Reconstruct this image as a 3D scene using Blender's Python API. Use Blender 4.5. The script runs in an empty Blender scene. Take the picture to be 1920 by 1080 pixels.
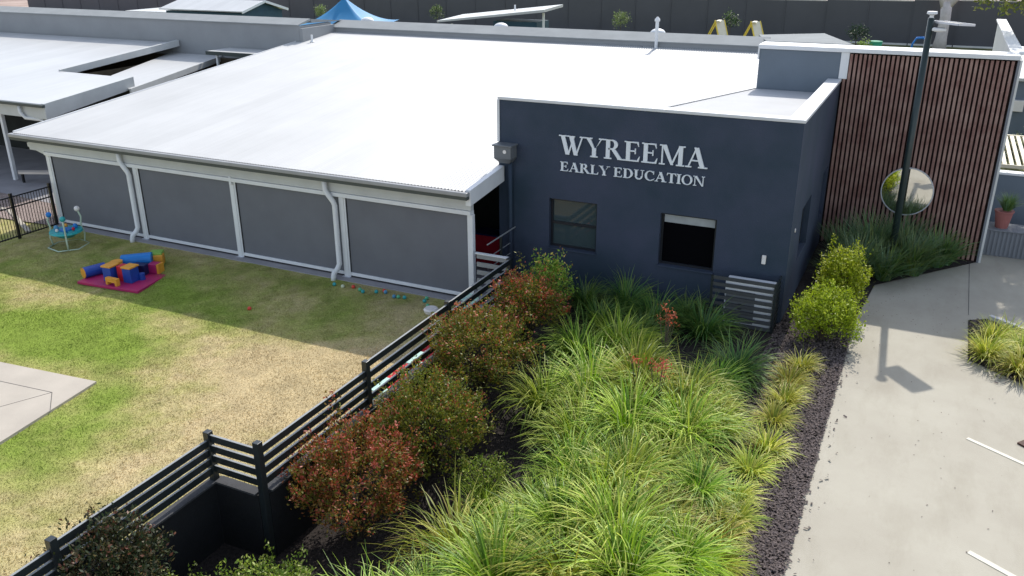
import bpy, bmesh, math, random
import numpy as np
from mathutils import Vector, Matrix
R=math.radians
sc=bpy.context.scene
COL=sc.collection
random.seed(7); rng=np.random.default_rng(7)
# ------------------------------------------------------------------ camera
cd=bpy.data.cameras.new('camera'); cam=bpy.data.objects.new('camera',cd); COL.objects.link(cam)
cd.sensor_width=36; cd.lens=36*1618.464/1920; cd.clip_start=.1; cd.clip_end=3000
cam.matrix_world=Matrix.Translation((0,0,9))@Matrix.Rotation(R(25.871),4,'Z')@Matrix.Rotation(R(90-21.922),4,'X')@Matrix.Rotation(R(-.237),4,'Z')
sc.camera=cam
# ------------------------------------------------------------------ sky and sun
SUN_EL=44.5; SUN_AZ=-2.6      # sun stands beyond the building, a touch to the left
w=bpy.data.worlds.new('World'); sc.world=w; w.use_nodes=True
nt=w.node_tree; bg=nt.nodes['Background']; sky=nt.nodes.new('ShaderNodeTexSky')
sky.sky_type='NISHITA'; sky.sun_disc=False; sky.sun_elevation=R(SUN_EL); sky.sun_rotation=R(SUN_AZ)
hsv=nt.nodes.new('ShaderNodeHueSaturation'); hsv.inputs['Saturation'].default_value=.62
nt.links.new(sky.outputs[0],hsv.inputs['Color']); nt.links.new(hsv.outputs[0],bg.inputs[0]); bg.inputs[1].default_value=.15
sd=bpy.data.lights.new('sun','SUN'); so=bpy.data.objects.new('sun',sd); COL.objects.link(so)
sd.energy=2.5; sd.angle=R(.5); sd.color=(1,.95,.87)
e,a=R(SUN_EL),R(SUN_AZ)
so.rotation_euler=Vector((-math.sin(a)*math.cos(e),-math.cos(a)*math.cos(e),-math.sin(e))).to_track_quat('-Z','Y').to_euler()
sc.view_settings.view_transform='Standard'; sc.view_settings.look='None'
sc.view_settings.exposure=.85; sc.view_settings.gamma=1; sc.view_settings.use_curve_mapping=False
# ------------------------------------------------------------------ materials
def _new(name):
    m=bpy.data.materials.new(name); m.use_nodes=True; return m,m.node_tree.nodes,m.node_tree.links
def mat(name,col,rough=.7,var=.12,scale=3,bump=0,bscale=40,metal=0,spec=.4,col2=None,detail=6,wave=None,coat=0):
    m,N,L=_new(name); b=N['Principled BSDF']
    b.inputs['Roughness'].default_value=rough; b.inputs['Metallic'].default_value=metal
    b.inputs['Specular IOR Level'].default_value=spec
    g=N.new('ShaderNodeNewGeometry'); n=N.new('ShaderNodeTexNoise'); n.inputs['Scale'].default_value=scale; n.inputs['Detail'].default_value=detail
    n.inputs['Roughness'].default_value=.6
    L.new(g.outputs['Position'],n.inputs['Vector'])
    r=N.new('ShaderNodeValToRGB'); r.color_ramp.elements[0].position=.32; r.color_ramp.elements[1].position=.68
    c2=col2 or tuple(min(1,c*(1+var)) for c in col); c1=tuple(c*(1-var) for c in col)
    r.color_ramp.elements[0].color=(*c1,1); r.color_ramp.elements[1].color=(*c2,1)
    L.new(n.outputs['Fac'],r.inputs['Fac']); L.new(r.outputs['Color'],b.inputs['Base Color'])
    if bump:
        n2=N.new('ShaderNodeTexNoise'); n2.inputs['Scale'].default_value=bscale; n2.inputs['Detail'].default_value=5
        L.new(g.outputs['Position'],n2.inputs['Vector'])
        bp=N.new('ShaderNodeBump'); bp.inputs['Strength'].default_value=bump; bp.inputs['Distance'].default_value=.02
        L.new(n2.outputs['Fac'],bp.inputs['Height']); L.new(bp.outputs['Normal'],b.inputs['Normal'])
    return m
def leafmat(name,rough=.45,trans=.3,spec=.45,hue=.02,val=.25):
    """colour from the mesh's own 'col' attribute (leaf colours), a small shift from plant to plant"""
    m,N,L=_new(name); b=N['Principled BSDF']; out=N['Material Output']
    at=N.new('ShaderNodeAttribute'); at.attribute_name='col'
    oi=N.new('ShaderNodeObjectInfo'); hs=N.new('ShaderNodeHueSaturation')
    mr=N.new('ShaderNodeMapRange'); mr.inputs['To Min'].default_value=.5-hue; mr.inputs['To Max'].default_value=.5+hue
    mv=N.new('ShaderNodeMapRange'); mv.inputs['To Min'].default_value=1-val; mv.inputs['To Max'].default_value=1+val
    L.new(oi.outputs['Random'],mr.inputs['Value']); L.new(mr.outputs[0],hs.inputs['Hue'])
    L.new(oi.outputs['Random'],mv.inputs['Value']); L.new(mv.outputs[0],hs.inputs['Value'])
    L.new(at.outputs['Color'],hs.inputs['Color']); L.new(hs.outputs[0],b.inputs['Base Color'])
    b.inputs['Roughness'].default_value=rough; b.inputs['Specular IOR Level'].default_value=spec
    t=N.new('ShaderNodeBsdfTranslucent'); L.new(hs.outputs[0],t.inputs['Color'])
    mx=N.new('ShaderNodeMixShader'); mx.inputs[0].default_value=trans
    L.new(b.outputs[0],mx.inputs[1]); L.new(t.outputs[0],mx.inputs[2]); L.new(mx.outputs[0],out.inputs['Surface'])
    return m
M={}
def roofmat():
    m=mat('roof_sheet',(.49,.492,.485),.42,.05,.35,spec=.32,detail=4); N=m.node_tree.nodes; L=m.node_tree.links; b=N['Principled BSDF']; g=[n for n in N if n.type=='NEW_GEOMETRY'][0]
    sx=N.new('ShaderNodeSeparateXYZ'); L.new(g.outputs['Position'],sx.inputs[0])
    d=N.new('ShaderNodeMath'); d.operation='DIVIDE'; d.inputs[1].default_value=.762; L.new(sx.outputs['X'],d.inputs[0])
    f=N.new('ShaderNodeMath'); f.operation='FLOOR'; L.new(d.outputs[0],f.inputs[0])
    wn=N.new('ShaderNodeTexWhiteNoise'); wn.noise_dimensions='1D'; L.new(f.outputs[0],wn.inputs['W'])
    st=N.new('ShaderNodeTexNoise'); mp=N.new('ShaderNodeMapping'); mp.inputs['Scale'].default_value=(6,.25,1); L.new(g.outputs['Position'],mp.inputs['Vector']); L.new(mp.outputs[0],st.inputs['Vector']); st.inputs['Scale'].default_value=1; st.inputs['Detail'].default_value=4
    a=N.new('ShaderNodeMath'); a.operation='MULTIPLY_ADD'; a.inputs[1].default_value=.07; a.inputs[2].default_value=.90; L.new(wn.outputs['Value'],a.inputs[0])
    c=N.new('ShaderNodeMath'); c.operation='MULTIPLY_ADD'; c.inputs[1].default_value=.16; L.new(st.outputs['Fac'],c.inputs[0]); L.new(a.outputs[0],c.inputs[2])
    hs=N.new('ShaderNodeHueSaturation'); src=b.inputs['Base Color'].links[0].from_socket; L.new(src,hs.inputs['Color']); L.new(c.outputs[0],hs.inputs['Value']); L.new(hs.outputs[0],b.inputs['Base Color']); return m
M['roof']=roofmat()
M['roofgrey']=mat('roof_flat_sheet',(.44,.445,.45),.7,.06,.6,spec=.15)
M['cap']=mat('cap_flashing',(.60,.61,.62),.45,.05,1.5)
M['backcap']=mat('back_capping',(.27,.285,.29),.85,.08,1.2,spec=.08)
M['backwall']=mat('back_parapet_render',(.26,.27,.28),.8,.06,.8)
M['white']=mat('white_paint',(.68,.69,.70),.5,.05,2)
M['offwhite']=mat('offwhite_paint',(.50,.51,.50),.6,.06,1.5)
M['gutter']=mat('gutter_metal',(.30,.30,.30),.4,.08,2)
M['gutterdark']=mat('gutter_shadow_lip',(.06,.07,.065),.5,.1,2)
M['screenfab']=mat('screen_mesh_fabric',(.145,.15,.168),.85,.06,1.1,bump=.15,bscale=300)
M['black']=mat('black_track',(.015,.015,.018),.6,.1,4)
M['wall']=mat('charcoal_render',(.024,.047,.072),.75,.2,.45,bump=.3,bscale=35,col2=(.046,.056,.092))
M['fin']=mat('slate_render',(.135,.165,.20),.8,.06,.9,bump=.2,bscale=30)
M['light_render']=mat('pale_render',(.62,.62,.60),.85,.05,.9,bump=.2,bscale=30)
M['letter']=mat('letter_metal',(.72,.76,.80),.45,.03,4)
M['frame']=mat('window_frame',(.012,.014,.02),.4,.1,4)
M['batten']=mat('timber_batten',(.25,.115,.095),.6,.3,2.2,col2=(.33,.21,.175))
M['backing']=mat('batten_backing',(.022,.012,.011),.9,.1,2)
M['concrete']=mat('driveway_concrete',(.385,.352,.285),.85,.10,.45,bump=.25,bscale=60,col2=(.415,.388,.318))
M['slab']=mat('slab_concrete',(.30,.29,.30),.85,.12,1.5,bump=.2,bscale=50)
M['paving']=mat('pale_paving',(.43,.385,.325),.85,.08,1.0,bump=.2,bscale=50)
M['kerb']=mat('kerb_concrete',(.6,.59,.57),.8,.08,3)
M['mulch']=mat('mulch_bark',(.016,.012,.011),.95,.5,14,bump=1,bscale=45,col2=(.045,.034,.03))  # bark tone darkened to stand in for black shadow in the beds
M['gravel']=mat('river_gravel',(.16,.12,.11),.9,.7,26,bump=1,bscale=30,col2=(.48,.38,.34))
M['dirt']=mat('red_dirt',(.30,.20,.16),.95,.25,.15,bump=.3,bscale=5,col2=(.42,.32,.27))
M['yard']=mat('yard_grass',(.10,.14,.03),.95,.4,.5,bump=.5,bscale=20,col2=(.26,.25,.10))
M['line']=mat('line_paint',(.62,.59,.49),.7,.06,6)
M['joint']=mat('saw_joint',(.10,.095,.09),.9,.2,5)
M['fence']=mat('slat_fence_paint',(.016,.021,.023),.35,.12,5,spec=.6)
M['fencecap']=mat('slat_fence_edge',(.26,.27,.27),.4,.1,5)
M['retain']=mat('retaining_sleeper',(.007,.0075,.009),.85,.2,3,bump=.3,bscale=30)  # near-black tone paints in the deep shade on the wall face
M['sleepercap']=mat('sleeper_capping',(.045,.046,.05),.8,.2,3)
M['pool']=mat('pool_fence_black',(.008,.008,.01),.35,.1,4)
M['bfence']=mat('steel_fence_sheet',(.075,.075,.085),.6,.08,.35)
M['bfencecap']=mat('steel_fence_rail',(.34,.33,.31),.6,.1,1)
M['pole']=mat('pole_paint',(.022,.036,.036),.35,.1,3)
M['panel']=mat('solar_cells',(.02,.025,.05),.15,.1,8,spec=.7)
M['alu']=mat('aluminium',(.55,.57,.62),.35,.06,4,metal=.4)
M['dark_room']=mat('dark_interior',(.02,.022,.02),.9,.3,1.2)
M['boards']=mat('brown_cladding',(.075,.058,.035),.8,.3,2)
M['beige']=mat('beige_bench',(.62,.55,.48),.7,.05,2)
M['teal']=mat('teal_plastic',(.02,.36,.38),.35,.1,6)
M['mint']=mat('mint_plastic',(.46,.66,.60),.4,.05,4)
M['palegreen']=mat('pale_tube',(.44,.54,.42),.4,.05,4)
M['blue']=mat('blue_vinyl',(.012,.055,.32),.4,.1,5)
M['bblue']=mat('bright_blue_vinyl',(.01,.17,.50),.4,.1,5)
M['navy']=mat('navy_vinyl',(.006,.012,.07),.45,.1,5)
M['red']=mat('red_vinyl',(.50,.015,.035),.45,.1,5)
M['magenta']=mat('magenta_vinyl',(.36,.015,.13),.5,.12,3,col2=(.44,.02,.10))
M['orange']=mat('orange_vinyl',(.66,.30,.035),.45,.1,5)
M['lime']=mat('lime_vinyl',(.22,.42,.07),.45,.1,5)
M['redcloth']=mat('red_cloth',(.60,.035,.05),.8,.15,9,bump=.6,bscale=12)
M['ball_teal']=mat('ball_teal',(.03,.32,.33),.3,.05,4); M['ball_green']=mat('ball_green',(.10,.40,.22),.3,.05,4)
M['ball_blue']=mat('ball_blue',(.08,.26,.42),.3,.05,4); M['ball_red']=mat('ball_red',(.62,.06,.04),.3,.05,4)
M['ball_pale']=mat('ball_pale',(.55,.60,.42),.3,.05,4); M['whiteplastic']=mat('white_plastic',(.72,.68,.64),.5,.05,4)
M['sail']=mat('blue_shade_cloth',(.03,.20,.40),.6,.08,.6)
M['bluewall']=mat('blue_cladding',(.02,.06,.09),.7,.1,2)
M['yellow']=mat('yellow_paint',(.75,.55,.06),.45,.05,4); M['cream']=mat('cream_slide',(.72,.66,.50),.5,.05,4)
M['green_tub']=mat('green_tub',(.03,.34,.19),.5,.08,4)
M['stone']=mat('pale_stone',(.45,.40,.33),.9,.25,3); M['rust']=mat('rust_brown',(.05,.016,.008),.7,.3,6)
M['terracotta']=mat('terracotta_pot',(.28,.10,.09),.7,.1,5)
M['bark']=mat('smooth_gum_bark',(.55,.50,.48),.8,.15,1.5,bump=.3,bscale=8); M['stem']=mat('shrub_stem',(.06,.045,.03),.9,.2,8)
M['trunk']=mat('brown_stem',(.09,.07,.05),.9,.2,8)
M['flute']=mat('fluted_cladding',(.17,.18,.20),.7,.08,1.2)
M['chip']=mat('mulch_chip',(.05,.036,.034),.95,.6,30,col2=(.20,.16,.15))
M['hood']=mat('box_grey',(.13,.14,.15),.5,.08,4)
M['leaf']=leafmat('shrub_leaf',.5,.3,.35,.012,.12)
M['blade']=leafmat('grass_blade',.5,.28,.3,.022,.25)
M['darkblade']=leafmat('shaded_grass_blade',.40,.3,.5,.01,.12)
M['turf']=leafmat('turf_blade',.7,.35,.2,0,0)
def glass(name,tint):
    m,N,L=_new(name); b=N['Principled BSDF']; b.inputs['Base Color'].default_value=(*tint,1)
    b.inputs['Roughness'].default_value=.04; b.inputs['Specular IOR Level'].default_value=.8; return m
M['glass']=glass('window_glass',(.045,.065,.07)); M['glass'].node_tree.nodes['Principled BSDF'].inputs['Specular IOR Level'].default_value=.35
M['darkglass']=glass('window_opening_glass',(.002,.002,.003)); M['darkglass'].node_tree.nodes['Principled BSDF'].inputs['Roughness'].default_value=.9; M['darkglass'].node_tree.nodes['Principled BSDF'].inputs['Specular IOR Level'].default_value=.05  # matte black pane paints in the unlit room behind the window
m,N_,L_=_new('mirror_glass'); b=N_['Principled BSDF']; b.inputs['Metallic'].default_value=1; b.inputs['Roughness'].default_value=.02; b.inputs['Base Color'].default_value=(.80,.80,.78,1); M['mirror']=m
def vcmat(name,rough=.95,bump=.8,bscale=60):
    m,N,L=_new(name); b=N['Principled BSDF']; at=N.new('ShaderNodeAttribute'); at.attribute_name='col'
    g=N.new('ShaderNodeNewGeometry'); n=N.new('ShaderNodeTexNoise'); n.inputs['Scale'].default_value=22; n.inputs['Detail'].default_value=6
    L.new(g.outputs['Position'],n.inputs['Vector'])
    mr=N.new('ShaderNodeMapRange'); mr.inputs['From Min'].default_value=.3; mr.inputs['From Max'].default_value=.7; mr.inputs['To Min'].default_value=.75; mr.inputs['To Max'].default_value=1.2
    L.new(n.outputs['Fac'],mr.inputs['Value']); hs=N.new('ShaderNodeHueSaturation'); L.new(at.outputs['Color'],hs.inputs['Color']); L.new(mr.outputs[0],hs.inputs['Value'])
    L.new(hs.outputs[0],b.inputs['Base Color']); b.inputs['Roughness'].default_value=rough; b.inputs['Specular IOR Level'].default_value=.1
    n2=N.new('ShaderNodeTexNoise'); n2.inputs['Scale'].default_value=bscale; L.new(g.outputs['Position'],n2.inputs['Vector'])
    bp=N.new('ShaderNodeBump'); bp.inputs['Strength'].default_value=bump; bp.inputs['Distance'].default_value=.03
    L.new(n2.outputs['Fac'],bp.inputs['Height']); L.new(bp.outputs['Normal'],b.inputs['Normal']); return m
M['lawn']=vcmat('lawn_turf')
# ------------------------------------------------------------------ helpers
def origin(o):
    v=Vector((0,0,0))
    while o: v+=o.location; o=o.parent
    return v
def tag(o,label=None,cat=None,group=None,kind=None):
    if label: o['label']=label
    if cat: o['category']=cat
    if group: o['group']=group
    if kind: o['kind']=kind
    return o
def thing(name,label,cat,loc=(0,0,0),group=None):
    o=bpy.data.objects.new(name,None); COL.objects.link(o); o.location=loc; o.empty_display_size=.2
    return tag(o,label,cat,group)
class MB:
    def __init__(s): s.v=[]; s.f=[]
    def add(s,vs,fs):
        n=len(s.v); s.v+= [tuple(v) for v in vs]; s.f+=[tuple(i+n for i in f) for f in fs]; return s
    def box(s,x0,x1,y0,y1,z0,z1):
        return s.add([(x0,y0,z0),(x1,y0,z0),(x1,y1,z0),(x0,y1,z0),(x0,y0,z1),(x1,y0,z1),(x1,y1,z1),(x0,y1,z1)],
          [(0,3,2,1),(4,5,6,7),(0,1,5,4),(1,2,6,5),(2,3,7,6),(3,0,4,7)])
    def hexa(s,b,t): # 4 bottom pts (ccw), 4 top pts
        return s.add(list(b)+list(t),[(0,3,2,1),(4,5,6,7),(0,1,5,4),(1,2,6,5),(2,3,7,6),(3,0,4,7)])
    def prism(s,poly,z0,z1):
        n=len(poly); a=sum(poly[i][0]*poly[(i+1)%n][1]-poly[(i+1)%n][0]*poly[i][1] for i in range(n))
        if a<0: poly=poly[::-1]
        return s.add([(x,y,z0) for x,y in poly]+[(x,y,z1) for x,y in poly],
          [tuple(range(n))[::-1],tuple(range(n,2*n))]+[(i,(i+1)%n,n+(i+1)%n,n+i) for i in range(n)])
    def prismy(s,poly,y0,y1): # polygon in x,z extruded along y; y0<y1
        n=len(poly); a=sum(poly[i][0]*poly[(i+1)%n][1]-poly[(i+1)%n][0]*poly[i][1] for i in range(n))
        if a<0: poly=poly[::-1]
        return s.add([(x,y0,z) for x,z in poly]+[(x,y1,z) for x,z in poly],
          [tuple(range(n)),tuple(range(n,2*n))[::-1]]+[((i+1)%n,i,n+i,n+(i+1)%n) for i in range(n)])
    def beam(s,a,b,wd,h):
        a,b=Vector(a),Vector(b); d=(b-a).normalized(); u=d.cross(Vector((0,0,1)))
        if u.length<.01: u=Vector((1,0,0))
        u.normalize(); v=u.cross(d).normalized(); u=u*wd/2; v=v*h/2
        return s.hexa([a-u-v,a+u-v,b+u-v,b-u-v],[a-u+v,a+u+v,b+u+v,b-u+v])
    def tube(s,path,r,n=8,caps=True):
        P=[Vector(p) for p in path]; rr=r if isinstance(r,(list,tuple)) else [r]*len(P); base=len(s.v); up=None
        for i,p in enumerate(P):
            d=(P[min(i+1,len(P)-1)]-P[max(i-1,0)]).normalized()
            if up is None: up=Vector((0,0,1)) if abs(d.z)<.9 else Vector((1,0,0))
            u=d.cross(up).normalized(); up=u.cross(d).normalized()
            for k in range(n):
                t=2*math.pi*k/n; s.v.append(tuple(p+(u*math.cos(t)+up*math.sin(t))*rr[i]))
        for i in range(len(P)-1):
            for k in range(n):
                a=base+i*n+k; b=base+i*n+(k+1)%n; s.f.append((a,b,b+n,a+n))
        if caps: s.f.append(tuple(base+k for k in range(n))[::-1]); s.f.append(tuple(base+(len(P)-1)*n+k for k in range(n)))
        return s
    def disc(s,c,r,n=24,axis='y',t=.01,ry=None):
        c=Vector(c); o={'y':Vector((0,t/2,0)),'z':Vector((0,0,t/2)),'x':Vector((t/2,0,0))}[axis]
        pts=[]
        for k in range(n):
            a=2*math.pi*k/n; p,q=r*math.cos(a),(ry or r)*math.sin(a)
            pts.append({'y':Vector((p,0,q)),'z':Vector((p,q,0)),'x':Vector((0,p,q))}[axis])
        return s.add([c-o+p for p in pts]+[c+o+p for p in pts],[tuple(range(n)),tuple(range(n,2*n))[::-1]]+[((i+1)%n,i,n+i,n+(i+1)%n) for i in range(n)])
    def ball(s,c,r,seg=12,ring=8,sz=1):
        b=len(s.v); s.v.append((c[0],c[1],c[2]+r*sz))
        for i in range(1,ring):
            t=math.pi*i/ring
            for k in range(seg):
                a=2*math.pi*k/seg; s.v.append((c[0]+r*math.sin(t)*math.cos(a),c[1]+r*math.sin(t)*math.sin(a),c[2]+r*sz*math.cos(t)))
        s.v.append((c[0],c[1],c[2]-r*sz)); e=len(s.v)-1
        for k in range(seg): s.f.append((b,b+1+k,b+1+(k+1)%seg)); s.f.append((e,b+1+(ring-2)*seg+(k+1)%seg,b+1+(ring-2)*seg+k))
        for i in range(ring-2):
            for k in range(seg):
                p=b+1+i*seg+k; q=b+1+i*seg+(k+1)%seg; s.f.append((p,p+seg,q+seg,q))
        return s
    def build(s,name,m,parent=None,smooth=False,bevel=0,fix=True):
        me=bpy.data.meshes.new(name); off=origin(parent) if parent else Vector((0,0,0))
        me.from_pydata([(v[0]-off.x,v[1]-off.y,v[2]-off.z) for v in s.v],[],s.f)
        if fix:
            bm=bmesh.new(); bm.from_mesh(me); bmesh.ops.recalc_face_normals(bm,faces=bm.faces); bm.to_mesh(me); bm.free()
        me.materials.append(M[m] if isinstance(m,str) else m)
        if smooth: me.polygons.foreach_set('use_smooth',[True]*len(me.polygons))
        o=bpy.data.objects.new(name,me); COL.objects.link(o)
        if parent: o.parent=parent
        if bevel:
            bv=o.modifiers.new('bevel','BEVEL'); bv.width=bevel; bv.segments=2; bv.limit_method='ANGLE'
        return o
def npmesh(name,V,F,m,parent=None,col=None,smooth=False):
    """numpy verts (n,3), faces (k,3 or 4), optional per-vertex colour"""
    V=np.asarray(V,np.float32); F=np.asarray(F,np.int32); k=F.shape[1]
    me=bpy.data.meshes.new(name); me.vertices.add(len(V)); me.vertices.foreach_set('co',V.ravel())
    me.loops.add(F.size); me.loops.foreach_set('vertex_index',F.ravel())
    me.polygons.add(len(F)); me.polygons.foreach_set('loop_start',np.arange(0,F.size,k,dtype=np.int32))
    me.polygons.foreach_set('loop_total',np.full(len(F),k,np.int32))
    if smooth: me.polygons.foreach_set('use_smooth',np.ones(len(F),bool))
    me.update(calc_edges=True)
    if col is not None:
        at=me.color_attributes.new('col','FLOAT_COLOR','POINT'); c=np.ones((len(V),4),np.float32); c[:,:3]=np.clip(col,0,1); at.data.foreach_set('color',c.ravel())
    me.materials.append(M[m] if isinstance(m,str) else m); me.validate()
    o=bpy.data.objects.new(name,me); COL.objects.link(o)
    if parent: o.parent=parent
    return o
def copy_tree(o,loc,rz=0,s=1,label=None,group=None,tilt=0):
    c=o.copy(); COL.objects.link(c); c.location=loc; c.rotation_euler=(tilt,0,rz); c.scale=(s,s,s) if not isinstance(s,tuple) else s
    if label: c['label']=label
    if group: c['group']=group
    for ch in o.children:
        d=ch.copy(); COL.objects.link(d); d.parent=c
        for g in ch.children: h=g.copy(); COL.objects.link(h); h.parent=d
    return c
def sstep(t): t=np.clip(t,0,1); return t*t*(3-2*t)
def lawn_z(y): return -.03-.17*sstep((18.6-y)/3.6)
def gz(x,y): # garden bed level: level by the drive and wall, falling to the lower corner by the retaining wall
    return .06-1.15*sstep((-3.2-x)/4.5)*sstep((17.5-y)/7.5)
def vnoise(x,y,s,seed):
    r=np.random.default_rng(seed); g=r.random((64,64)); x=np.asarray(x)*s+17.3; y=np.asarray(y)*s+9.1
    xi=np.floor(x).astype(int); yi=np.floor(y).astype(int); fx=sstep(x-xi); fy=sstep(y-yi)
    a=g[xi%64,yi%64]; b=g[(xi+1)%64,yi%64]; c=g[xi%64,(yi+1)%64]; d=g[(xi+1)%64,(yi+1)%64]
    return (a*(1-fx)+b*fx)*(1-fy)+(c*(1-fx)+d*fx)*fy
# ------------------------------------------------------------------ ground
def sheet(name,poly,z,m,kind='structure'):
    b=MB(); n=len(poly); a=sum(poly[i][0]*poly[(i+1)%n][1]-poly[(i+1)%n][0]*poly[i][1] for i in range(n))
    if a<0: poly=poly[::-1]
    b.add([(x,y,z) for x,y in poly],[tuple(range(n))]); return tag(b.build(name,m,fix=False),kind=kind)
xs=[-1500,-400,-120,-60,-30]+[-29+i*.5 for i in range(58)]+[0,.5,1,5,20,60,200,1500]; ys=[-300,-60,-20]+[-10+i*.5 for i in range(77)]+[29,40,60,100,200,600,2500]
V=[];F=[]
for y in ys:
    for x in xs:
        z=float(gz(x,y))-.09
        if x<-9.3 and y<18.6: z=min(z,-1.1)
        V.append((x,y,z))
nx=len(xs)
for j in range(len(ys)-1):
    for i in range(nx-1): k=j*nx+i; F.append((k,k+1,k+nx+1,k+nx))
tag(npmesh('ground',V,F,'dirt'),kind='structure')
# garden bed
gx=np.arange(-10.6,-.62,.12); gy=np.arange(2,28.0,.12); X,Y=np.meshgrid(gx,gy)
Z=gz(X,Y)+.035*vnoise(X,Y,1.3,3)+.02*vnoise(X,Y,5,4); Z=np.where(X>-1.15,np.minimum(Z,.088),Z)
# bed edge follows the drive
V=np.stack([X,Y,Z],-1).reshape(-1,3); nxx=len(gx); idx=np.arange(len(V)).reshape(X.shape)
F=np.stack([idx[:-1,:-1],idx[:-1,1:],idx[1:,1:],idx[1:,:-1]],-1).reshape(-1,4)
cx=(X[:-1,:-1]+.06).ravel(); cy=(Y[:-1,:-1]+.06).ravel()
F=F[(cx<-.78)&~((cy>20.7)&(cx<-2.7))&~((cx<-9.2)&(cy>9.2))&(cx>-10.35)]
tag(npmesh('garden_bed_mulch',V,F,'mulch',smooth=True),kind='structure')
sheet('screen_bed_mulch',[(-2.5,20),(-.93,20),(-.88,21.65),(-.65,24.36),(1.86,27.55),(-2.5,27.55)],.125,'mulch')
# lawn with its own green and straw patches
GRB=.26
GR=[(-18.75,12.51,1.5,1),(-20.41,13.16,1.7,1),(-16.94,13.03,1.3,1),(-15.2,11.2,.8,.9),(-14.6,9.9,1.1,.7),(-14.9,8.7,1.2,.8),(-18.08,15.8,1.6,.75),(-15.69,15.3,1.2,.6),(-13.13,15.5,1.1,.5),(-23,16,2.6,.3),(-22,17.5,2.2,.25),(-17,17.6,2.4,.2),(-13.5,17.3,2,.25),(-13.6,12.2,.7,.35),(-24.5,13,2,.6),(-22,9,2,.4)]
ST=[(-11.1,14.2,1.3,1),(-12.84,14.2,1.4,.9),(-13.2,12.9,1.3,.6),(-21.7,14.3,1.0,.5),(-11.5,12,1.6,.6),(-12.4,8.6,1.6,.3),(-16.6,14.3,1.0,.5)]
def lawn_col(x,y):
    g=np.full_like(x,GRB)
    for a,b,r,w_ in GR: g+=w_*np.exp(-((x-a)**2+((y-b)*1.25)**2)/(r*r))
    for a,b,r,w_ in ST: g-=w_*.8*np.exp(-((x-a)**2+(y-b)**2)/(r*r))
    g+=.42*(vnoise(x,y,.7,11)-.5)+.42*(vnoise(x,y,2.1,12)-.5)+.3*(vnoise(x,y,6,13)-.5)
    t=sstep((g+.35)/1.6)[...,None]
    straw=np.array([.50,.40,.225]); mid=np.array([.35,.335,.12]); green=np.array([.20,.27,.045])
    c=np.where(t<.5,straw*(1-2*t)+mid*2*t,mid*(2-2*t)+green*(2*t-1))
    return c*(.80+.26*vnoise(x,y,3.1,31)+.22*vnoise(x,y,9,32))[...,None]
lx=np.arange(-45,-9.15,.1); ly=np.arange(1,18.65,.1); X,Y=np.meshgrid(lx,ly); Z=lawn_z(Y)+.02*vnoise(X,Y,1.1,5)
C=lawn_col(X,Y); V=np.stack([X,Y,Z],-1).reshape(-1,3); idx=np.arange(len(V)).reshape(X.shape)
F=np.stack([idx[:-1,:-1],idx[:-1,1:],idx[1:,1:],idx[1:,:-1]],-1).reshape(-1,4)
cx=X[:-1,:-1].ravel(); cy=Y[:-1,:-1].ravel(); F=F[~((cy<9.2)&(cx>-10.3))]
tag(npmesh('lawn',V,F,'lawn',col=C.reshape(-1,3)*1.0,smooth=True),kind='structure')
PAV=[(-15.9,11.4),(-18.9,11.1),(-27,10.3),(-27,4),(-14.9,4),(-15.3,7.2),(-15.5,8.8)]
def inpoly(x,y,poly):
    c=np.zeros(x.shape,bool); n=len(poly)
    for i in range(n):
        x1,y1=poly[i]; x2,y2=poly[(i+1)%n]
        c^=((y1>y)!=(y2>y))&(x<(x2-x1)*(y-y1)/(y2-y1+1e-12)+x1)
    return c
tag(MB().prism(PAV,-.4,-.135).build('paved_path','paving'),kind='structure')
jb=MB(); 
for a,b in [((-16.35,10.62),(-27,9.6)),((-16.35,10.62),(-15.62,10.0)),((-16.35,10.62),(-19.5,4.2))]:
    jb.beam((*a,-.1345),(*b,-.1345),.014,.006)
tag(jb.build('path_joints','joint'),kind='structure')
n=210000
bx=rng.uniform(-26.3,-9.32,n); by=rng.uniform(5.2,18.5,n)
k=~((by<9.3)&(bx>-10.45))&~inpoly(bx,by,PAV)&(by>10.5-.35*(bx+26)-6)
bx=bx[k];by=by[k]; n=len(bx)
az=rng.uniform(0,2*np.pi,n); h=rng.uniform(.015,.04,n)*(.7+.6*vnoise(bx,by,1.5,21)); wd=rng.uniform(.006,.013,n); ln=rng.uniform(.1,.9,n)
bz=lawn_z(by)+.02*vnoise(bx,by,1.1,5)-.004; dx=np.cos(az);dy=np.sin(az)
A=np.stack([bx-dy*wd,by+dx*wd,bz],-1);B=np.stack([bx+dy*wd,by-dx*wd,bz],-1);T=np.stack([bx+dx*h*ln,by+dy*h*ln,bz+h],-1)
V=np.stack([A,B,T],1).reshape(-1,3); c=lawn_col(bx,by)*rng.uniform(.85,1.3,(n,1)); c=np.repeat(c,3,0)
tag(npmesh('lawn_grass',V,np.arange(3*n).reshape(-1,3),'turf',col=c),label='short patchy green and straw coloured turf of the play lawn',cat='grass',kind='stuff')
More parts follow.
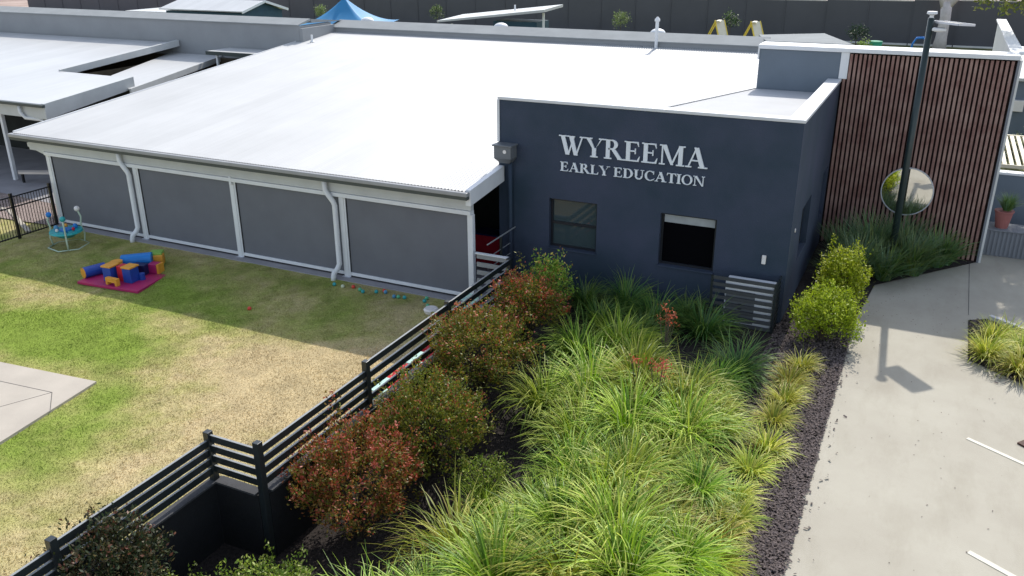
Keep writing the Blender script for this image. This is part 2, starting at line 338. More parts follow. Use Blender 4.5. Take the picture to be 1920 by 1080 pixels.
# driveway
m=M['concrete']; N=m.node_tree.nodes; L=m.node_tree.links; b=N['Principled BSDF']; g=[q for q in N if q.type=='NEW_GEOMETRY'][0]; src=b.inputs['Base Color'].links[0].from_socket
mp=N.new('ShaderNodeMapping'); mp.inputs['Scale'].default_value=(1.6,.5,1); mp.inputs['Rotation'].default_value=(0,0,.35); L.new(g.outputs['Position'],mp.inputs['Vector'])
n1=N.new('ShaderNodeTexNoise'); n1.inputs['Scale'].default_value=1.1; n1.inputs['Detail'].default_value=8; n1.inputs['Roughness'].default_value=.7; L.new(mp.outputs[0],n1.inputs['Vector'])
rp=N.new('ShaderNodeValToRGB'); rp.color_ramp.elements[0].position=.28; rp.color_ramp.elements[0].color=(.89,.88,.86,1); rp.color_ramp.elements[1].position=.52; rp.color_ramp.elements[1].color=(1,1,1,1); L.new(n1.outputs['Fac'],rp.inputs['Fac'])
mx=N.new('ShaderNodeMix'); mx.data_type='RGBA'; mx.blend_type='MULTIPLY'; mx.inputs[0].default_value=1; L.new(src,mx.inputs[6]); L.new(rp.outputs[0],mx.inputs[7]); L.new(mx.outputs[2],b.inputs['Base Color'])
sheet('driveway',[(-.95,-30),(60,-30),(60,24.5),(40,29.2),(1.9,29.2),(1.9,27.6),(-.65,24.36),(-.88,21.65),(-.93,14.9),(-.95,11)],.1,'concrete')
ISL=[(1.67,22.8),(1.65,20.37),(2.73,19.56),(4.3,18.6),(9,17.2),(9,19.5),(4.2,21.6),(2.9,22.5),(2.1,23.1)]
sheet('island_mulch',ISL,.118,'mulch')
kb=MB(); pts=[(2.15,23.12),(2.9,22.58),(4.2,21.68),(9,19.6)]
for a,b_ in zip(pts,pts[1:]): kb.beam((*a,.14),(*b_,.14),.13,.16)
tag(kb.build('island_kerb','kerb',bevel=.01),kind='structure')
lb=MB(); lb.beam((1.62,16.66,.107),(6.2,14.0,.107),.085,.006); lb.beam((1.62,12.98,.107),(6.2,10.4,.107),.1,.006)
tag(lb.build('parking_lines','line'),kind='structure')
jb=MB(); jb.beam((-.9,11.13,.103),(8,8.3,.103),.016,.006); jb.beam((1.68,23.2,.103),(1.75,29,.103),.012,.006)
tag(jb.build('driveway_joints','joint'),kind='structure')
tag(MB().box(-27.6,-9.3,18.6,22.6,-.4,0.0).build('veranda_slab','slab',bevel=.01),kind='structure')
sheet('play_yard_grass',[(-75,37.2),(8,37.2),(8,89),(-75,89)],.0,'yard')
# left neighbour yard: gravel bed, kerb, strip
sheet('gravel_bed',[(-34.5,18.0),(-26.45,18.55),(-26.45,20.35),(-27.1,20.5),(-34.5,21.3)],.012,'gravel')
kb=MB(); kb.beam((-38,20.0,.02),(-29.45,19.1,.02),.16,.05); kb.beam((-29.45,19.1,.02),(-26.6,17.75,.02),.16,.05)
tag(kb.build('gravel_kerb','paving',bevel=.01),kind='structure')
sheet('courtyard_slab',[(-60,20.6),(-34.5,20.7),(-27.6,20.3),(-27.6,34),(-60,34)],.02,'slab')
# mulch chips along the drive edge
n=26000
bx=np.concatenate([rng.uniform(-2.6,-.88,n),rng.uniform(-2.4,-.9,5000)-.0,np.abs(rng.normal(0,.13,110))-.93]); by=np.concatenate([rng.uniform(9.5,21.5,n),rng.uniform(9.5,20,5000),rng.uniform(9.5,21,110)])
ix=rng.uniform(1.7,3.3,4000); iy=rng.uniform(19.3,23,4000); kk=inpoly(ix,iy,ISL)|((rng.random(4000)<.05)&(iy<20.6)&(ix>2.0)&(iy>19.1)); bx=np.append(bx,ix[kk]); by=np.append(by,iy[kk])
n=len(bx); bz=np.where(bx<-.92,gz(bx,by)+.05+rng.uniform(0,.03,n),.125)
s=rng.uniform(.012,.038,n); az=rng.uniform(0,6.28,n); el=rng.uniform(-.6,.6,n)
u=np.stack([np.cos(az)*np.cos(el),np.sin(az)*np.cos(el),np.sin(el)],-1)*s[:,None]; v=np.stack([-np.sin(az),np.cos(az),rng.uniform(-.5,.5,n)],-1)*(s*.5)[:,None]
P=np.stack([bx,by,bz],-1); V=np.stack([P-u-v,P+u-v,P+u+v,P-u+v],1).reshape(-1,3)
tag(npmesh('mulch_chips',V,np.arange(4*n).reshape(-1,4),'chip'),label='dark bark chips strewn over the garden beds beside the driveway',cat='mulch',kind='stuff')
# ------------------------------------------------------------------ main building
RZ=lambda y:3.12+.1*(y-18.61)
B=thing('childcare_building','single storey early education building with white corrugated roof, grey blinds and charcoal sign wall','building',(-15,20,0))
def corrugated(name,x0,x1,yf,yb,zf,pitch,amp,m,parent,label=None):
    V=[];F=[];n=int((x1-x0)/pitch*4)
    for i in range(n+1):
        x=x0+(x1-x0)*i/n; dz=amp*math.cos(i*math.pi/2+.3); a=yf(x); b_=yb(x)
        for y in (a,a+(b_-a)*.5,b_): V.append((x,y,zf(x,y)+dz))
    for i in range(n):
        for j in range(2): k=i*3+j; F.append((k,k+3,k+4,k+1))
    off=origin(parent); V=[(v[0]-off.x,v[1]-off.y,v[2]-off.z) for v in V]
    return npmesh(name,V,F,m,parent,smooth=True)
rf=corrugated('roof',-27.5,-4.98,lambda x:18.55 if x<-10.33 else 20.95,lambda x:36.0,lambda x,y:RZ(y),.1,.011,'roof',B)
fl=MB(); fl.hexa([(-27.56,18.6,3.02),(-27.5,18.6,3.02),(-27.5,36,RZ(36)-.1),(-27.56,36,RZ(36)-.1)],[(-27.56,18.6,3.16),(-27.5,18.6,3.16),(-27.5,36,RZ(36)+.03),(-27.56,36,RZ(36)+.03)])
fl.build('barge_flashing','cap',rf)
# gutter
g=MB(); g.box(-27.62,-10.2,18.43,18.6,2.99,3.10); gu=g.build('gutter','gutter',B,bevel=.02)
MB().box(-27.6,-10.22,18.455,18.6,2.90,2.988).build('gutter_underside','gutterdark',gu)  # dark strip painted as the shade below the gutter
# right rake (barge) board next to the sign wall
g=MB(); g.hexa([(-10.33,18.6,2.72),(-10.18,18.6,2.72),(-10.18,20.55,2.92),(-10.33,20.55,2.92)],[(-10.33,18.6,3.14),(-10.18,18.6,3.14),(-10.18,20.55,3.35),(-10.33,20.55,3.35)])
g.build('barge_board','white',B,bevel=.008)
# fascia beam
MB().box(-27.2,-10.30,18.82,18.98,2.52,3.0).build('fascia_beam','offwhite',B,bevel=.01)
MB().box(-26.5,-10.30,18.79,18.99,2.40,2.515).build('head_beam','white',B,bevel=.008)
MB().prismy([(-27.3,2.62),(-26.5,2.40),(-26.5,2.5),(-27.3,2.75)],18.84,18.97).build('beam_end','offwhite',B)
PX=[-26.42,-22.40,-18.40,-14.42,-10.33]
for i,x in enumerate(PX):
    po=MB().box(x-.11,x+.05,18.86,19.0,.0,2.40).build('awning_post','white',B,bevel=.012)
    MB().box(x-.16,x+.10,18.82,19.04,.0,.02).build('base_plate','alu',po)
for i in range(4):
    a,b_=PX[i]+.05,PX[i+1]-.11
    s_=MB().box(a+.07,b_-.03,18.925,18.94,.15,2.395).build('shade_screen','screenfab',B)
    MB().box(a+.05,b_-.03,18.89,18.96,.055,.15).build('bottom_bar','white',s_,bevel=.01)
    t_=MB(); t_.box(a+.052,a+.068,18.90,18.93,.16,2.39); t_.box(a+.06,b_-.03,18.90,18.93,.022,.048); t_.box(a+.06,b_-.03,18.91,18.93,2.375,2.397); t_.build('track_gap','black',s_)
    MB().box(a+.002,a+.05,18.88,18.95,.0,2.398).build('side_track','white',s_,bevel=.004)
for x in (PX[1],PX[3]):
    r=.075; d=MB(); d.tube([(x-.42,18.70,2.96),(x-.42,18.70,2.62),(x-.38,18.70,2.52),(x-.20,18.74,2.26),(x-.17,18.75,2.16),(x-.17,18.75,.42),(x-.19,18.68,.30),(x-.24,18.55,.18),(x-.25,18.53,.08),(x-.25,18.52,-.06)],r,12)
    d.build('downpipe','white',B,smooth=True)
d=MB(); d.box(PX[2]-.05,PX[2]+.04,18.80,18.855,2.30,2.55); d.build('pipe_bracket','white',B)
# inner wall behind blinds and body of the main wing
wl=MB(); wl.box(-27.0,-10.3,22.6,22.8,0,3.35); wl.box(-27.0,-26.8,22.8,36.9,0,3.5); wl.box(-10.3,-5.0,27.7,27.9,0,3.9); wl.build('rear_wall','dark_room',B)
rc0=thing('cabinet','dark red cabinet deep in the shade of the recessed side entry','cabinet',(-11.2,21.6,0)); MB().box(-11.6,-10.8,21.4,21.9,.02,.95).build('cabinet_body','red',rc0,bevel=.01); MB().box(-11.65,-10.75,21.36,21.94,.955,1.0).build('cabinet_top','navy',rc0)
# sign block
XL,XR,YD,HD=-10.39,-2.56,20.635,5.10
def wall_open(x0,x1,y0,y1,z0,z1,opens):
    b=MB(); xs=sorted({x0,x1,*[o[0] for o in opens],*[o[1] for o in opens]})
    for a,c in zip(xs,xs[1:]):
        zz=[z0]
        for o in opens:
            if o[0]<=a+1e-6 and o[1]>=c-1e-6: zz+= [o[2],o[3]]
        zz.append(z1)
        for i in range(0,len(zz),2): b.box(a,c,y0,y1,zz[i],zz[i+1])
    return b
WIN=[(-8.88,-7.51,1.20,2.575),(-5.79,-4.35,1.165,2.56)]
def shell(rects,x0,x1,y0,y1,z0,z1):
    """front wall with real openings as one clean surface: grid cells, inner reveals"""
    b=MB(); X=sorted({x0,x1,*[r[0] for r in rects],*[r[1] for r in rects]}); Z=sorted({z0,z1,*[r[2] for r in rects],*[r[3] for r in rects]})
    hole=lambda cx,cz:any(r[0]<cx<r[1] and r[2]<cz<r[3] for r in rects)
    for a,c in zip(X,X[1:]):
        for p,q in zip(Z,Z[1:]):
            if not hole((a+c)/2,(p+q)/2): b.add([(a,y0,p),(c,y0,p),(c,y0,q),(a,y0,q)],[(0,1,2,3)])
    for r in rects:
        a,c,p,q=r
        b.add([(a,y0,p),(a,y1,p),(a,y1,q),(a,y0,q)],[(0,1,2,3)]); b.add([(c,y0,p),(c,y0,q),(c,y1,q),(c,y1,p)],[(0,1,2,3)])
        b.add([(a,y0,p),(c,y0,p),(c,y1,p),(a,y1,p)],[(0,1,2,3)]); b.add([(a,y0,q),(a,y1,q),(c,y1,q),(c,y0,q)],[(0,1,2,3)])
    return b
fw=shell(WIN,XL,XR,YD,YD+.22,-.3,HD)
fw.add([(XL,YD,-.3),(XL,YD,HD),(XL,YD+.3,HD),(XL,YD+.3,-.3)],[(0,1,2,3)]); fw.add([(XL,YD+.3,-.3),(XL,YD+.3,3.28),(XL,27.7,3.95),(XL,27.7,-.3)],[(0,1,2,3)])
W1=fw.build('sign_wall','wall',B,fix=False)
# side wall with two windows (openings facing +x)
def shell_x(rects,x,xi,y0,y1,z0,z1):
    b=MB(); Ys=sorted({y0,y1,*[r[0] for r in rects],*[r[1] for r in rects]}); Z=sorted({z0,z1,*[r[2] for r in rects],*[r[3] for r in rects]})
    for a,c in zip(Ys,Ys[1:]):
        for p,q in zip(Z,Z[1:]):
            if not any(r[0]<(a+c)/2<r[1] and r[2]<(p+q)/2<r[3] for r in rects): b.add([(x,a,p),(x,c,p),(x,c,q),(x,a,q)],[(0,1,2,3)])
    for a,c,p,q in rects:
        b.add([(x,a,p),(x,a,q),(xi,a,q),(xi,a,p)],[(0,1,2,3)]); b.add([(x,c,p),(xi,c,p),(xi,c,q),(x,c,q)],[(0,1,2,3)])
        b.add([(x,a,p),(xi,a,p),(xi,c,p),(x,c,p)],[(0,1,2,3)]); b.add([(x,a,q),(x,c,q),(xi,c,q),(xi,a,q)],[(0,1,2,3)])
    return b
SW=[(22.35,23.95,1.2,2.6),(26.3,27.35,1.2,2.6)]
shell_x(SW,XR,XR-.22,YD,27.7,-.3,HD).build('side_wall','wall',B,fix=False)
for a,c,p,q in SW:
    wn=MB().box(XR-.21,XR-.20,a,c,p,q).build('window','glass',B)
    f_=MB(); f_.box(XR-.199,XR-.16,a,c,p,p+.05); f_.box(XR-.199,XR-.16,a,c,q-.05,q); f_.box(XR-.199,XR-.16,a,a+.05,p+.05,q-.05); f_.box(XR-.199,XR-.16,c-.05,c,p+.05,q-.05); f_.build('frame','frame',wn)
# inside faces of parapet + white cap
pi=MB(); pi.box(XL+.01,XR-.02,YD+.23,YD+.28,4.2,HD-.002); pi.box(XR-.34,XR-.23,YD+.28,27.58,4.2,HD-.003); pi.build('parapet_lining','light_render',B)
cp=MB(); cp.box(XL-.01,XR+.03,YD-.03,YD+.30,HD,HD+.075); cp.box(XR-.36,XR+.03,YD+.30,27.55,HD,HD+.075)
cp.box(XL-.03,XL+.045,YD-.035,YD-.002,3.98,HD-.001); cp.build('parapet_cap','cap',B,bevel=.008)
BR=[(-7.35,YD+.28),(XR-.34,YD+.28),(XR-.34,27.56),(-4.98,27.56)]
MB().prism(BR,4.05,4.74).build('flat_roof','roofgrey',B)
MB().hexa([(-7.42,YD+.29,4.742),(-7.33,YD+.29,4.742),(-4.97,27.54,4.742),(-5.05,27.54,4.742)],[(-7.42,YD+.29,4.765),(-7.33,YD+.29,4.765),(-4.97,27.54,4.765),(-5.05,27.54,4.765)]).build('valley_flashing','gutter',B)
# front windows
for i,(a,c,p,q) in enumerate(WIN):
    y=YD+.17
    wn=MB().box(a+.001,c-.001,y,y+.012,p+.001,q-.001).build('window','glass' if i==0 else 'darkglass',B)
    f_=MB(); t=.06
    f_.box(a,a+t,y-.045,y-.002,p,q); f_.box(c-t,c,y-.045,y-.002,p,q); f_.box(a+t,c-t,y-.045,y-.002,p,p+t); f_.box(a+t,c-t,y-.045,y-.002,q-t,q)
    if i==0: f_.box(a+t,c-t,y-.05,y-.002,(p+q)/2-.04,(p+q)/2+.03)
    f_.build('frame','frame',wn)
    if i==1:
        MB().box(a+.07,c-.07,y-.012,y-.004,q-.27,q-.06).build('blind',mat('pale_blind',(.34,.36,.37),.7),wn)
    MB().box(a-.02,c+.02,YD-.05,YD+.02,p-.045,p-.002).build('sill','wall',wn,bevel=.006)
# rainhead + pipe on the sign wall
rh=MB(); rh.hexa([(-10.22,20.36,3.46),(-9.94,20.36,3.46),(-9.94,20.6,3.46),(-10.22,20.6,3.46)],[(-10.34,20.24,3.60),(-9.84,20.24,3.60),(-9.84,20.62,3.60),(-10.34,20.62,3.60)]); rh.box(-10.34,-9.84,20.24,20.62,3.602,3.93)
rh.box(-10.38,-9.80,20.20,20.62,3.932,3.975); RH=rh.build('rainhead','hood',B,bevel=.01)
MB().disc((-10.02,20.235,3.80),.05,16,'y',.012).build('overflow','whiteplastic',RH)
MB().tube([(-9.99,20.52,3.46),(-9.99,20.52,0)],.06,12).build('downpipe','wall',B,smooth=True)
wlb=MB().box(-3.17,-3.07,20.56,20.633,1.60,1.83).build('wall_light','whiteplastic',B,bevel=.02)
MB().disc((XR+.012,21.25,2.35),.05,14,'x',.02).build('side_wall_light','whiteplastic',B)
# ---- serif lettering, built from strokes
def letter(ch):
    """list of polygons in a box of cap height 1; returns (polys, width)"""
    P=[];T=.19;t=.065;s=.06
    def rc(x0,x1,z0,z1): P.append([(x0,z0),(x1,z0),(x1,z1),(x0,z1)])
    def stem(x,top=True,bot=True,wd=T,so=.09):
        rc(x,x+wd,0,1)
        if bot: rc(x-so,x+wd+so,0,s)
        if top: rc(x-so,x+wd+so,1-s,1)
    def arc(cx,cz,rx,rz,tx,tz,a0,a1,n=14):
        for i in range(n):
            a=R(a0+(a1-a0)*i/n); b_=R(a0+(a1-a0)*(i+1)/n)
            P.append([(cx+rx*math.cos(a),cz+rz*math.sin(a)),(cx+rx*math.cos(b_),cz+rz*math.sin(b_)),(cx+(rx-tx)*math.cos(b_),cz+(rz-tz)*math.sin(b_)),(cx+(rx-tx)*math.cos(a),cz+(rz-tz)*math.sin(a))])
    def dia(x0,z0,x1,z1,wd): P.append([(x0,z0),(x0+wd,z0),(x1+wd,z1),(x1,z1)])
    if ch in 'E':
        stem(.09); rc(.2,.66,1-t,1); rc(.2,.70,0,t); rc(.2,.52,.49,.49+t); P.append([(.66,1),(.60,1-t),(.67,.76),(.69,.76)]); P.append([(.70,0),(.62,t),(.72,.27),(.75,.27)]); rc(.50,.55,.38,.66); return P,.80
    if ch=='L': stem(.09); rc(.2,.66,0,t); P.append([(.68,0),(.58,t),(.69,.27),(.72,.27)]); return P,.76
    if ch=='I': stem(.09); return P,.37
    if ch=='T': stem(.31,top=False); rc(.03,.78,1-t,1); P.append([(.03,1),(.0,.74),(.03,.74),(.12,1-t)]); P.append([(.78,1),(.69,1-t),(.78,.74),(.81,.74)]); return P,.81
    if ch=='R': stem(.09); arc(.36,.745,.30,.255,.17,t,-90,90); rc(.2,.36,1-t,1); rc(.2,.36,.49,.49+t); dia(.70,0,.34,.51,.20); rc(.66,.98,0,s); return P,.95
    if ch=='D': stem(.09); arc(.36,.5,.50,.5,.19,t,-90,90,18); rc(.2,.36,1-t,1); rc(.2,.36,0,t); return P,.90
    if ch=='O': arc(.47,.5,.45,.52,.17,t,0,360,32); return P,.94
    if ch=='C': arc(.48,.5,.46,.52,.18,t,48,312,26); rc(.74,.80,.68,1.0); P.append([(.74,.10),(.80,.08),(.86,.25),(.83,.27)]); return P,.88
    if ch=='U': rc(.12,.12+T,.33,1); rc(.02,.42,1-s,1); rc(.72,.72+t,.33,1); rc(.60,.90,1-s,1); arc(.4525,.35,.3325,.37,.14,.12,180,360,16); return P,.92
    if ch=='A': dia(.07,0,.42,1,.07); dia(.66,0,.34,1,.20); rc(.22,.72,.32,.32+t); rc(-.02,.26,0,s); rc(.56,.98,0,s); return P,.96
    if ch=='Y': rc(.36,.36+T,0,.48); rc(.27,.64,0,s); P.append([(.36,.47),(.50,.40),(.24,1),(.04,1)]); P.append([(.50,.40),(.55,.50),(.86,1),(.79,1)]); rc(-.03,.36,1-s,1); rc(.68,.97,1-s,1); return P,.92
    if ch=='W': dia(.30,0,.04,1,.19); dia(.40,0,.68,1,.07); dia(.72,0,.46,1,.19); dia(.80,0,1.10,1,.065); rc(-.05,.34,1-s,1); rc(.37,.75,1-s,1); rc(1.0,1.27,1-s,1); return P,1.24
    if ch=='M': rc(.10,.165,0,1); rc(-.0,.27,0,s); rc(0,.2,1-s,1); P.append([(.10,1),(.31,1),(.66,.02),(.54,.02)]); P.append([(.54,.02),(.62,.02),(.98,1),(.90,1)]); rc(.88,.88+T,0,1); rc(.79,1.17,0,s); rc(.95,1.17,1-s,1); return P,1.2
    if ch=='N': rc(.12,.185,0,1); rc(.02,.29,0,s); rc(0,.2,1-s,1); P.append([(.10,1),(.30,1),(.86,0),(.74,0)]); rc(.79,.855,0,1); rc(.70,.96,1-s,1); return P,.98
    return [],.34
def word(txt,x0,x1,z0,h,name):
    tot=sum(letter(c)[1]+.03 for c in txt)-.03; sx=(x1-x0)/tot; b=MB(); x=x0; k=0
    for c in txt:
        P,wd=letter(c)
        for p in P:
            k+=1; b.prismy([(x+px*sx,z0+pz*h) for px,pz in p],YD-.052-.0006*(k%9),YD-.012)
        x+=(wd+.03)*sx
    return b.build(name,'letter',W1)
word('WYREEMA',-8.58,-4.70,3.82,.50,'name_lettering'); word('EARLY EDUCATION',-8.56,-4.72,3.375,.245,'tagline_lettering')
# back parapets
def capped(name,a,b_,z0,z1,face='backwall'):
    pass
bp=MB(); bp.box(-27.3,-6.3,36.0,36.2,4.2,5.06); bp.box(-27.3,-27.1,33.52,36.0,4.2,5.22)
bp.build('back_parapet','backwall',B)
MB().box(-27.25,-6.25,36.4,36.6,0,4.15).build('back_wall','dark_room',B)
cb=MB(); cb.hexa([(-27.3,35.95,5.19),(-6.25,35.95,5.19),(-4.7,40.0,5.19),(-27.3,37.3,5.19)],[(-27.3,35.95,5.29),(-6.25,35.95,5.29),(-4.7,40.0,5.29),(-27.3,37.3,5.29)])
cb=MB(); cb.hexa([(-27.45,35.93,5.06),(-6.3,35.93,5.06),(-6.3,36.95,5.22),(-27.45,36.95,5.22)],[(-27.45,35.93,5.10),(-6.3,35.93,5.10),(-6.3,36.95,5.36),(-27.45,36.95,5.36)]); cb.prism([(-6.28,35.95),(-3.1,35.95),(-2.85,35.4),(-4.6,39.9),(-7.0,38.2)],5.21,5.31); cb.build('parapet_capping','backcap',B)
MB().prism([(-6.2,36.0),(-3.2,36.0),(-4.55,39.6),(-7.0,37.2)],4.0,5.20).build('corner_parapet','backwall',B)
MB().box(-4.97,-2.7,27.8,36,4.4,4.62).build('side_roof','roofgrey',B)
# taller parapet to the left
tp=MB(); tp.box(-60,-27.3,33.5,33.7,0,5.34); tp.box(-27.5,-27.31,33.7,36.0,4.3,5.32); tp.build('left_parapet','backwall',B)
cl=MB(); cl.hexa([(-60,33.43,5.34),(-27.28,33.43,5.34),(-27.28,34.4,5.5),(-60,34.4,5.5)],[(-60,33.43,5.385),(-27.28,33.43,5.385),(-27.28,34.4,5.6),(-60,34.4,5.6)]); cl.hexa([(-28.3,34.45,5.40),(-27.28,34.45,5.40),(-27.28,36.9,5.315),(-28.3,36.9,5.315)],[(-28.3,34.45,5.58),(-27.28,34.45,5.58),(-27.28,36.9,5.33),(-28.3,36.9,5.33)]); cl.build('left_capping','backcap',B)
# vents
v1=MB().tube([(-10.66,36.9,4.9),(-10.66,36.9,6.15)],.07,10); 
vp=MB(); vp.tube([(-10.72,35.9,RZ(35.9)-.1),(-10.72,35.9,5.9)],.07,10); vp.tube([(-10.72,35.9,5.9),(-10.72,35.9,5.98),(-10.72,35.9,6.08)],[.11,.11,.03],10); vp.build('vent_pipe','white',B,smooth=False)
vp=MB(); vp.tube([(-26.65,33.6,RZ(33.6)-.1),(-26.65,33.6,4.95)],.05,10); vp.tube([(-26.65,33.6,4.63),(-26.65,33.6,4.70)],[.11,.05],10); vp.build('vent_pipe','white',B)
for (x,y,z) in ((-11.3,38.0,5.22),(-18.9,37.9,5.22),(-26.6,38.1,5.22)):
    MB().ball((x,y,z),.34,14,8,.6).build('roof_vent','white',B,smooth=True)
# ------------------------------------------------------------------ batten entry screen
S=thing('entry_screen','tall dark timber batten screen wall with white capping and a round mirror at the entry','screen wall',(-.3,27.8,.1))
MB().box(-2.75,1.9,27.705,28.1,-.2,5.93).build('backing_wall','backing',S)
bt=MB(); n=35; x0,x1=-2.47,1.80; y0=27.59
for i in range(n):
    x=x0+(x1-x0)*i/(n-1); yy=y0+.0
    bt.box(x-.037,x+.037,yy,27.70,.14,5.90)
bt.build('timber_battens','batten',S,bevel=.006)
MB().box(-2.36,1.93,27.60,27.655,.0,.135).build('base_plinth','backing',S)
tc=MB(); tc.box(-5.02,1.95,27.52,28.45,5.94,6.06); tc.build('top_cap','white',S,bevel=.01)
wv=MB(); wv.box(-2.63,-2.40,27.565,28.1,5.18,5.935); wv.build('corner_trim','white',S,bevel=.006)
wf=MB(); wf.box(-4.98,-2.635,27.6,28.1,3.9,5.935); wf.build('render_fin','fin',S)
MB().box(-5.03,-4.985,27.57,28.1,5.62,5.935).build('fin_edge','white',S)
rs=MB(); rs.box(1.80,2.02,28.46,40.1,-.2,5.98); rs.box(1.905,2.02,27.6,28.46,-.2,5.93); rs.build('return_wall','light_render',S)
MB().box(1.74,2.08,28.455,40.3,5.985,6.062).build('return_cap','white',S,bevel=.01)
MB().box(1.902,1.96,27.56,27.655,.0,5.93).build('edge_post','flute',S)
mi=MB().disc((-.27,27.545,2.02),.69,64,'y',.02).build('round_mirror','mirror',S)
rg=MB()
for i in range(64):
    a=2*math.pi*i/64;b_=2*math.pi*(i+1)/64
    rg.hexa(*[[(-.27+r_*math.cos(t_),yy,2.02+r_*math.sin(t_)) for (r_,yy,t_) in ((.695,27.525,a),(.725,27.525,a),(.725,27.585,a),(.695,27.585,a))],[(-.27+r_*math.cos(t_),yy,2.02+r_*math.sin(t_)) for (r_,yy,t_) in ((.695,27.525,b_),(.725,27.525,b_),(.725,27.585,b_),(.695,27.585,b_))]])
rg.build('mirror_frame','alu',mi)
# ------------------------------------------------------------------ reception courtyard at the far right
E_=thing('planter_wall','low grey fluted planter bench wall with pale ledge beside the batten screen','wall',(3,28.5,.1))
fb=MB(); fb.box(2.05,9,28.46,29.2,-.2,.88)
for i in range(60): fb.box(2.07+i*.115,2.07+i*.115+.06,28.43,28.459,.12,.87)
fb.build('fluted_front','flute',E_)
MB().box(2.04,9,28.40,29.25,.885,.93).build('ledge','flute',E_,bevel=.008)
G=thing('courtyard_wall','grey rendered courtyard wall with white coping behind the potted plant','wall',(4,31,.1))
MB().box(2.06,9,31.0,31.25,-.2,2.02).build('wall_body','fin',G); MB().box(2.05,9,30.95,31.32,2.025,2.10).build('coping','white',G,bevel=.008)
A=thing('rear_right_building','grey rendered wing with white flat roof behind the courtyard','building',(6,46,0))
MB().box(2.9,20,46,60,-.1,3.0).build('wall','fin',A); MB().box(2.75,20.2,45.8,60,3.0,3.14).build('roof','roof',A,bevel=.01)
ac=thing('meter_box','small pale meter box on the grey wing wall past the batten screen','box',(3.35,45.9,2.1)); MB().box(3.1,3.75,45.72,45.995,1.65,2.15).build('box_body','whiteplastic',ac,bevel=.02); MB().box(3.16,3.22,45.70,45.718,1.68,2.12).build('hinge_strip','hood',ac)
pl=MB();  # raised slats added to imitate slat shadow stripes on the courtyard floor
for i in range(40): pl.box(2.1+i*.22,2.1+i*.22+.13,34.0,39.5,1.62,1.70)
pl.box(2.1,11,33.95,34.0,1.6,1.72); pl.box(2.1,11,39.5,39.6,1.6,1.72)
for q in (2.3,6,10): pl.box(q,q+.1,34.1,34.2,-.1,1.6); pl.box(q,q+.1,39.3,39.4,-.1,1.6)
P_=thing('slatted_shelter','low white slatted shelter roof in the far right courtyard','shelter',(5,37,0)); pl.build('slat_roof','cream',P_)
# ------------------------------------------------------------------ left wing
Lw=thing('left_wing_building','pale roofed wing at the left edge with open dark veranda','building',(-35,26,0))
WZ=lambda y:3.36+.078*(y-21.8)
def wroof(name,poly,m='roof',dz=0,th=.05):
    t=[(x,y,WZ(y)+dz) for x,y in poly]; bt_=[(x,y,WZ(y)+dz-th) for x,y in poly]; n=len(poly)
    return MB().add(bt_+t,[tuple(range(n))[::-1],tuple(range(n,2*n))]+[(i,(i+1)%n,n+(i+1)%n,n+i) for i in range(n)]).build(name,m,Lw,fix=True)
wroof('roof',[(-60,21.75),(-30.1,21.75),(-30.4,26.3),(-35.0,26.4),(-35.0,33.4),(-60,33.4)])
MB().hexa([(-33.6,27.9,3.37),(-30.15,25.8,3.29),(-32.3,33.48,3.68),(-35.6,33.48,3.7)],[(-33.6,27.9,3.42),(-30.15,25.8,3.34),(-32.3,33.48,3.73),(-35.6,33.48,3.75)]).build('link_roof','roof',Lw)
fa=MB(); fa.hexa([(-30.22,21.75,2.78),(-30.06,21.75,2.78),(-30.36,26.3,3.3),(-30.5,26.3,3.3)],[(-30.22,21.75,3.37),(-30.06,21.75,3.37),(-30.36,26.3,3.77),(-30.5,26.3,3.77)]); fa.box(-60,-30.22,21.85,21.97,2.76,3.26); fa.build('fascia','offwhite',Lw)
fa=MB(); fa.hexa([(-35.05,26.4,3.5),(-34.9,26.4,3.5),(-34.9,33.4,4.1),(-35.05,33.4,4.1)],[(-35.05,26.4,3.79),(-34.9,26.4,3.79),(-34.9,33.4,4.40),(-35.05,33.4,4.40)]); fa.build('inner_fascia','offwhite',Lw)
fa=MB(); fa.hexa([(-30.14,25.8,3.1),(-30.04,25.8,3.1),(-32.19,33.48,3.5),(-32.29,33.48,3.5)],[(-30.14,25.8,3.36),(-30.04,25.8,3.36),(-32.19,33.48,3.75),(-32.29,33.48,3.75)]); fa.build('link_fascia','offwhite',Lw)
gg=MB(); gg.box(-60,-30.0,21.6,21.74,3.24,3.35); gg2=gg.build('gutter','gutterdark',Lw,bevel=.01)
for x in (-33.3,-38.5,-44): MB().box(x,x+.14,22.05,22.19,0,2.77).build('veranda_post','white',Lw,bevel=.01)
MB().tube([(-31.5,21.74,3.2),(-31.5,21.74,2.95),(-31.35,21.8,2.75),(-30.7,21.95,2.7),(-30.4,22.0,2.6),(-30.4,22.0,0)],.07,10).build('downpipe','white',Lw,smooth=True)
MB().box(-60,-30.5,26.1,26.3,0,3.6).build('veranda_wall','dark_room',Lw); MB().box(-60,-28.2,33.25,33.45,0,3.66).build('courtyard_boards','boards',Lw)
MB().box(-35.2,-34.95,26.45,33.3,0,3.45).build('side_boards','boards',Lw)
MB().box(-30.6,-28.3,26.2,26.4,0,2.9).build('link_wall','boards',Lw)
MB().box(-31.0,-29.0,26.0,26.1,1.3,2.5).build('link_window','glass',Lw)
bn=thing('bench','long beige bench on the shaded veranda between the posts at left','bench',(-31.6,22,0)); b_=MB(); b_.hexa([(-32.75,21.95,.42),(-32.45,21.75,.42),(-30.2,22.7,.42),(-30.35,23.1,.42)],[(-32.75,21.95,.5),(-32.45,21.75,.5),(-30.2,22.7,.5),(-30.35,23.1,.5)]); b_.build('seat','beige',bn)
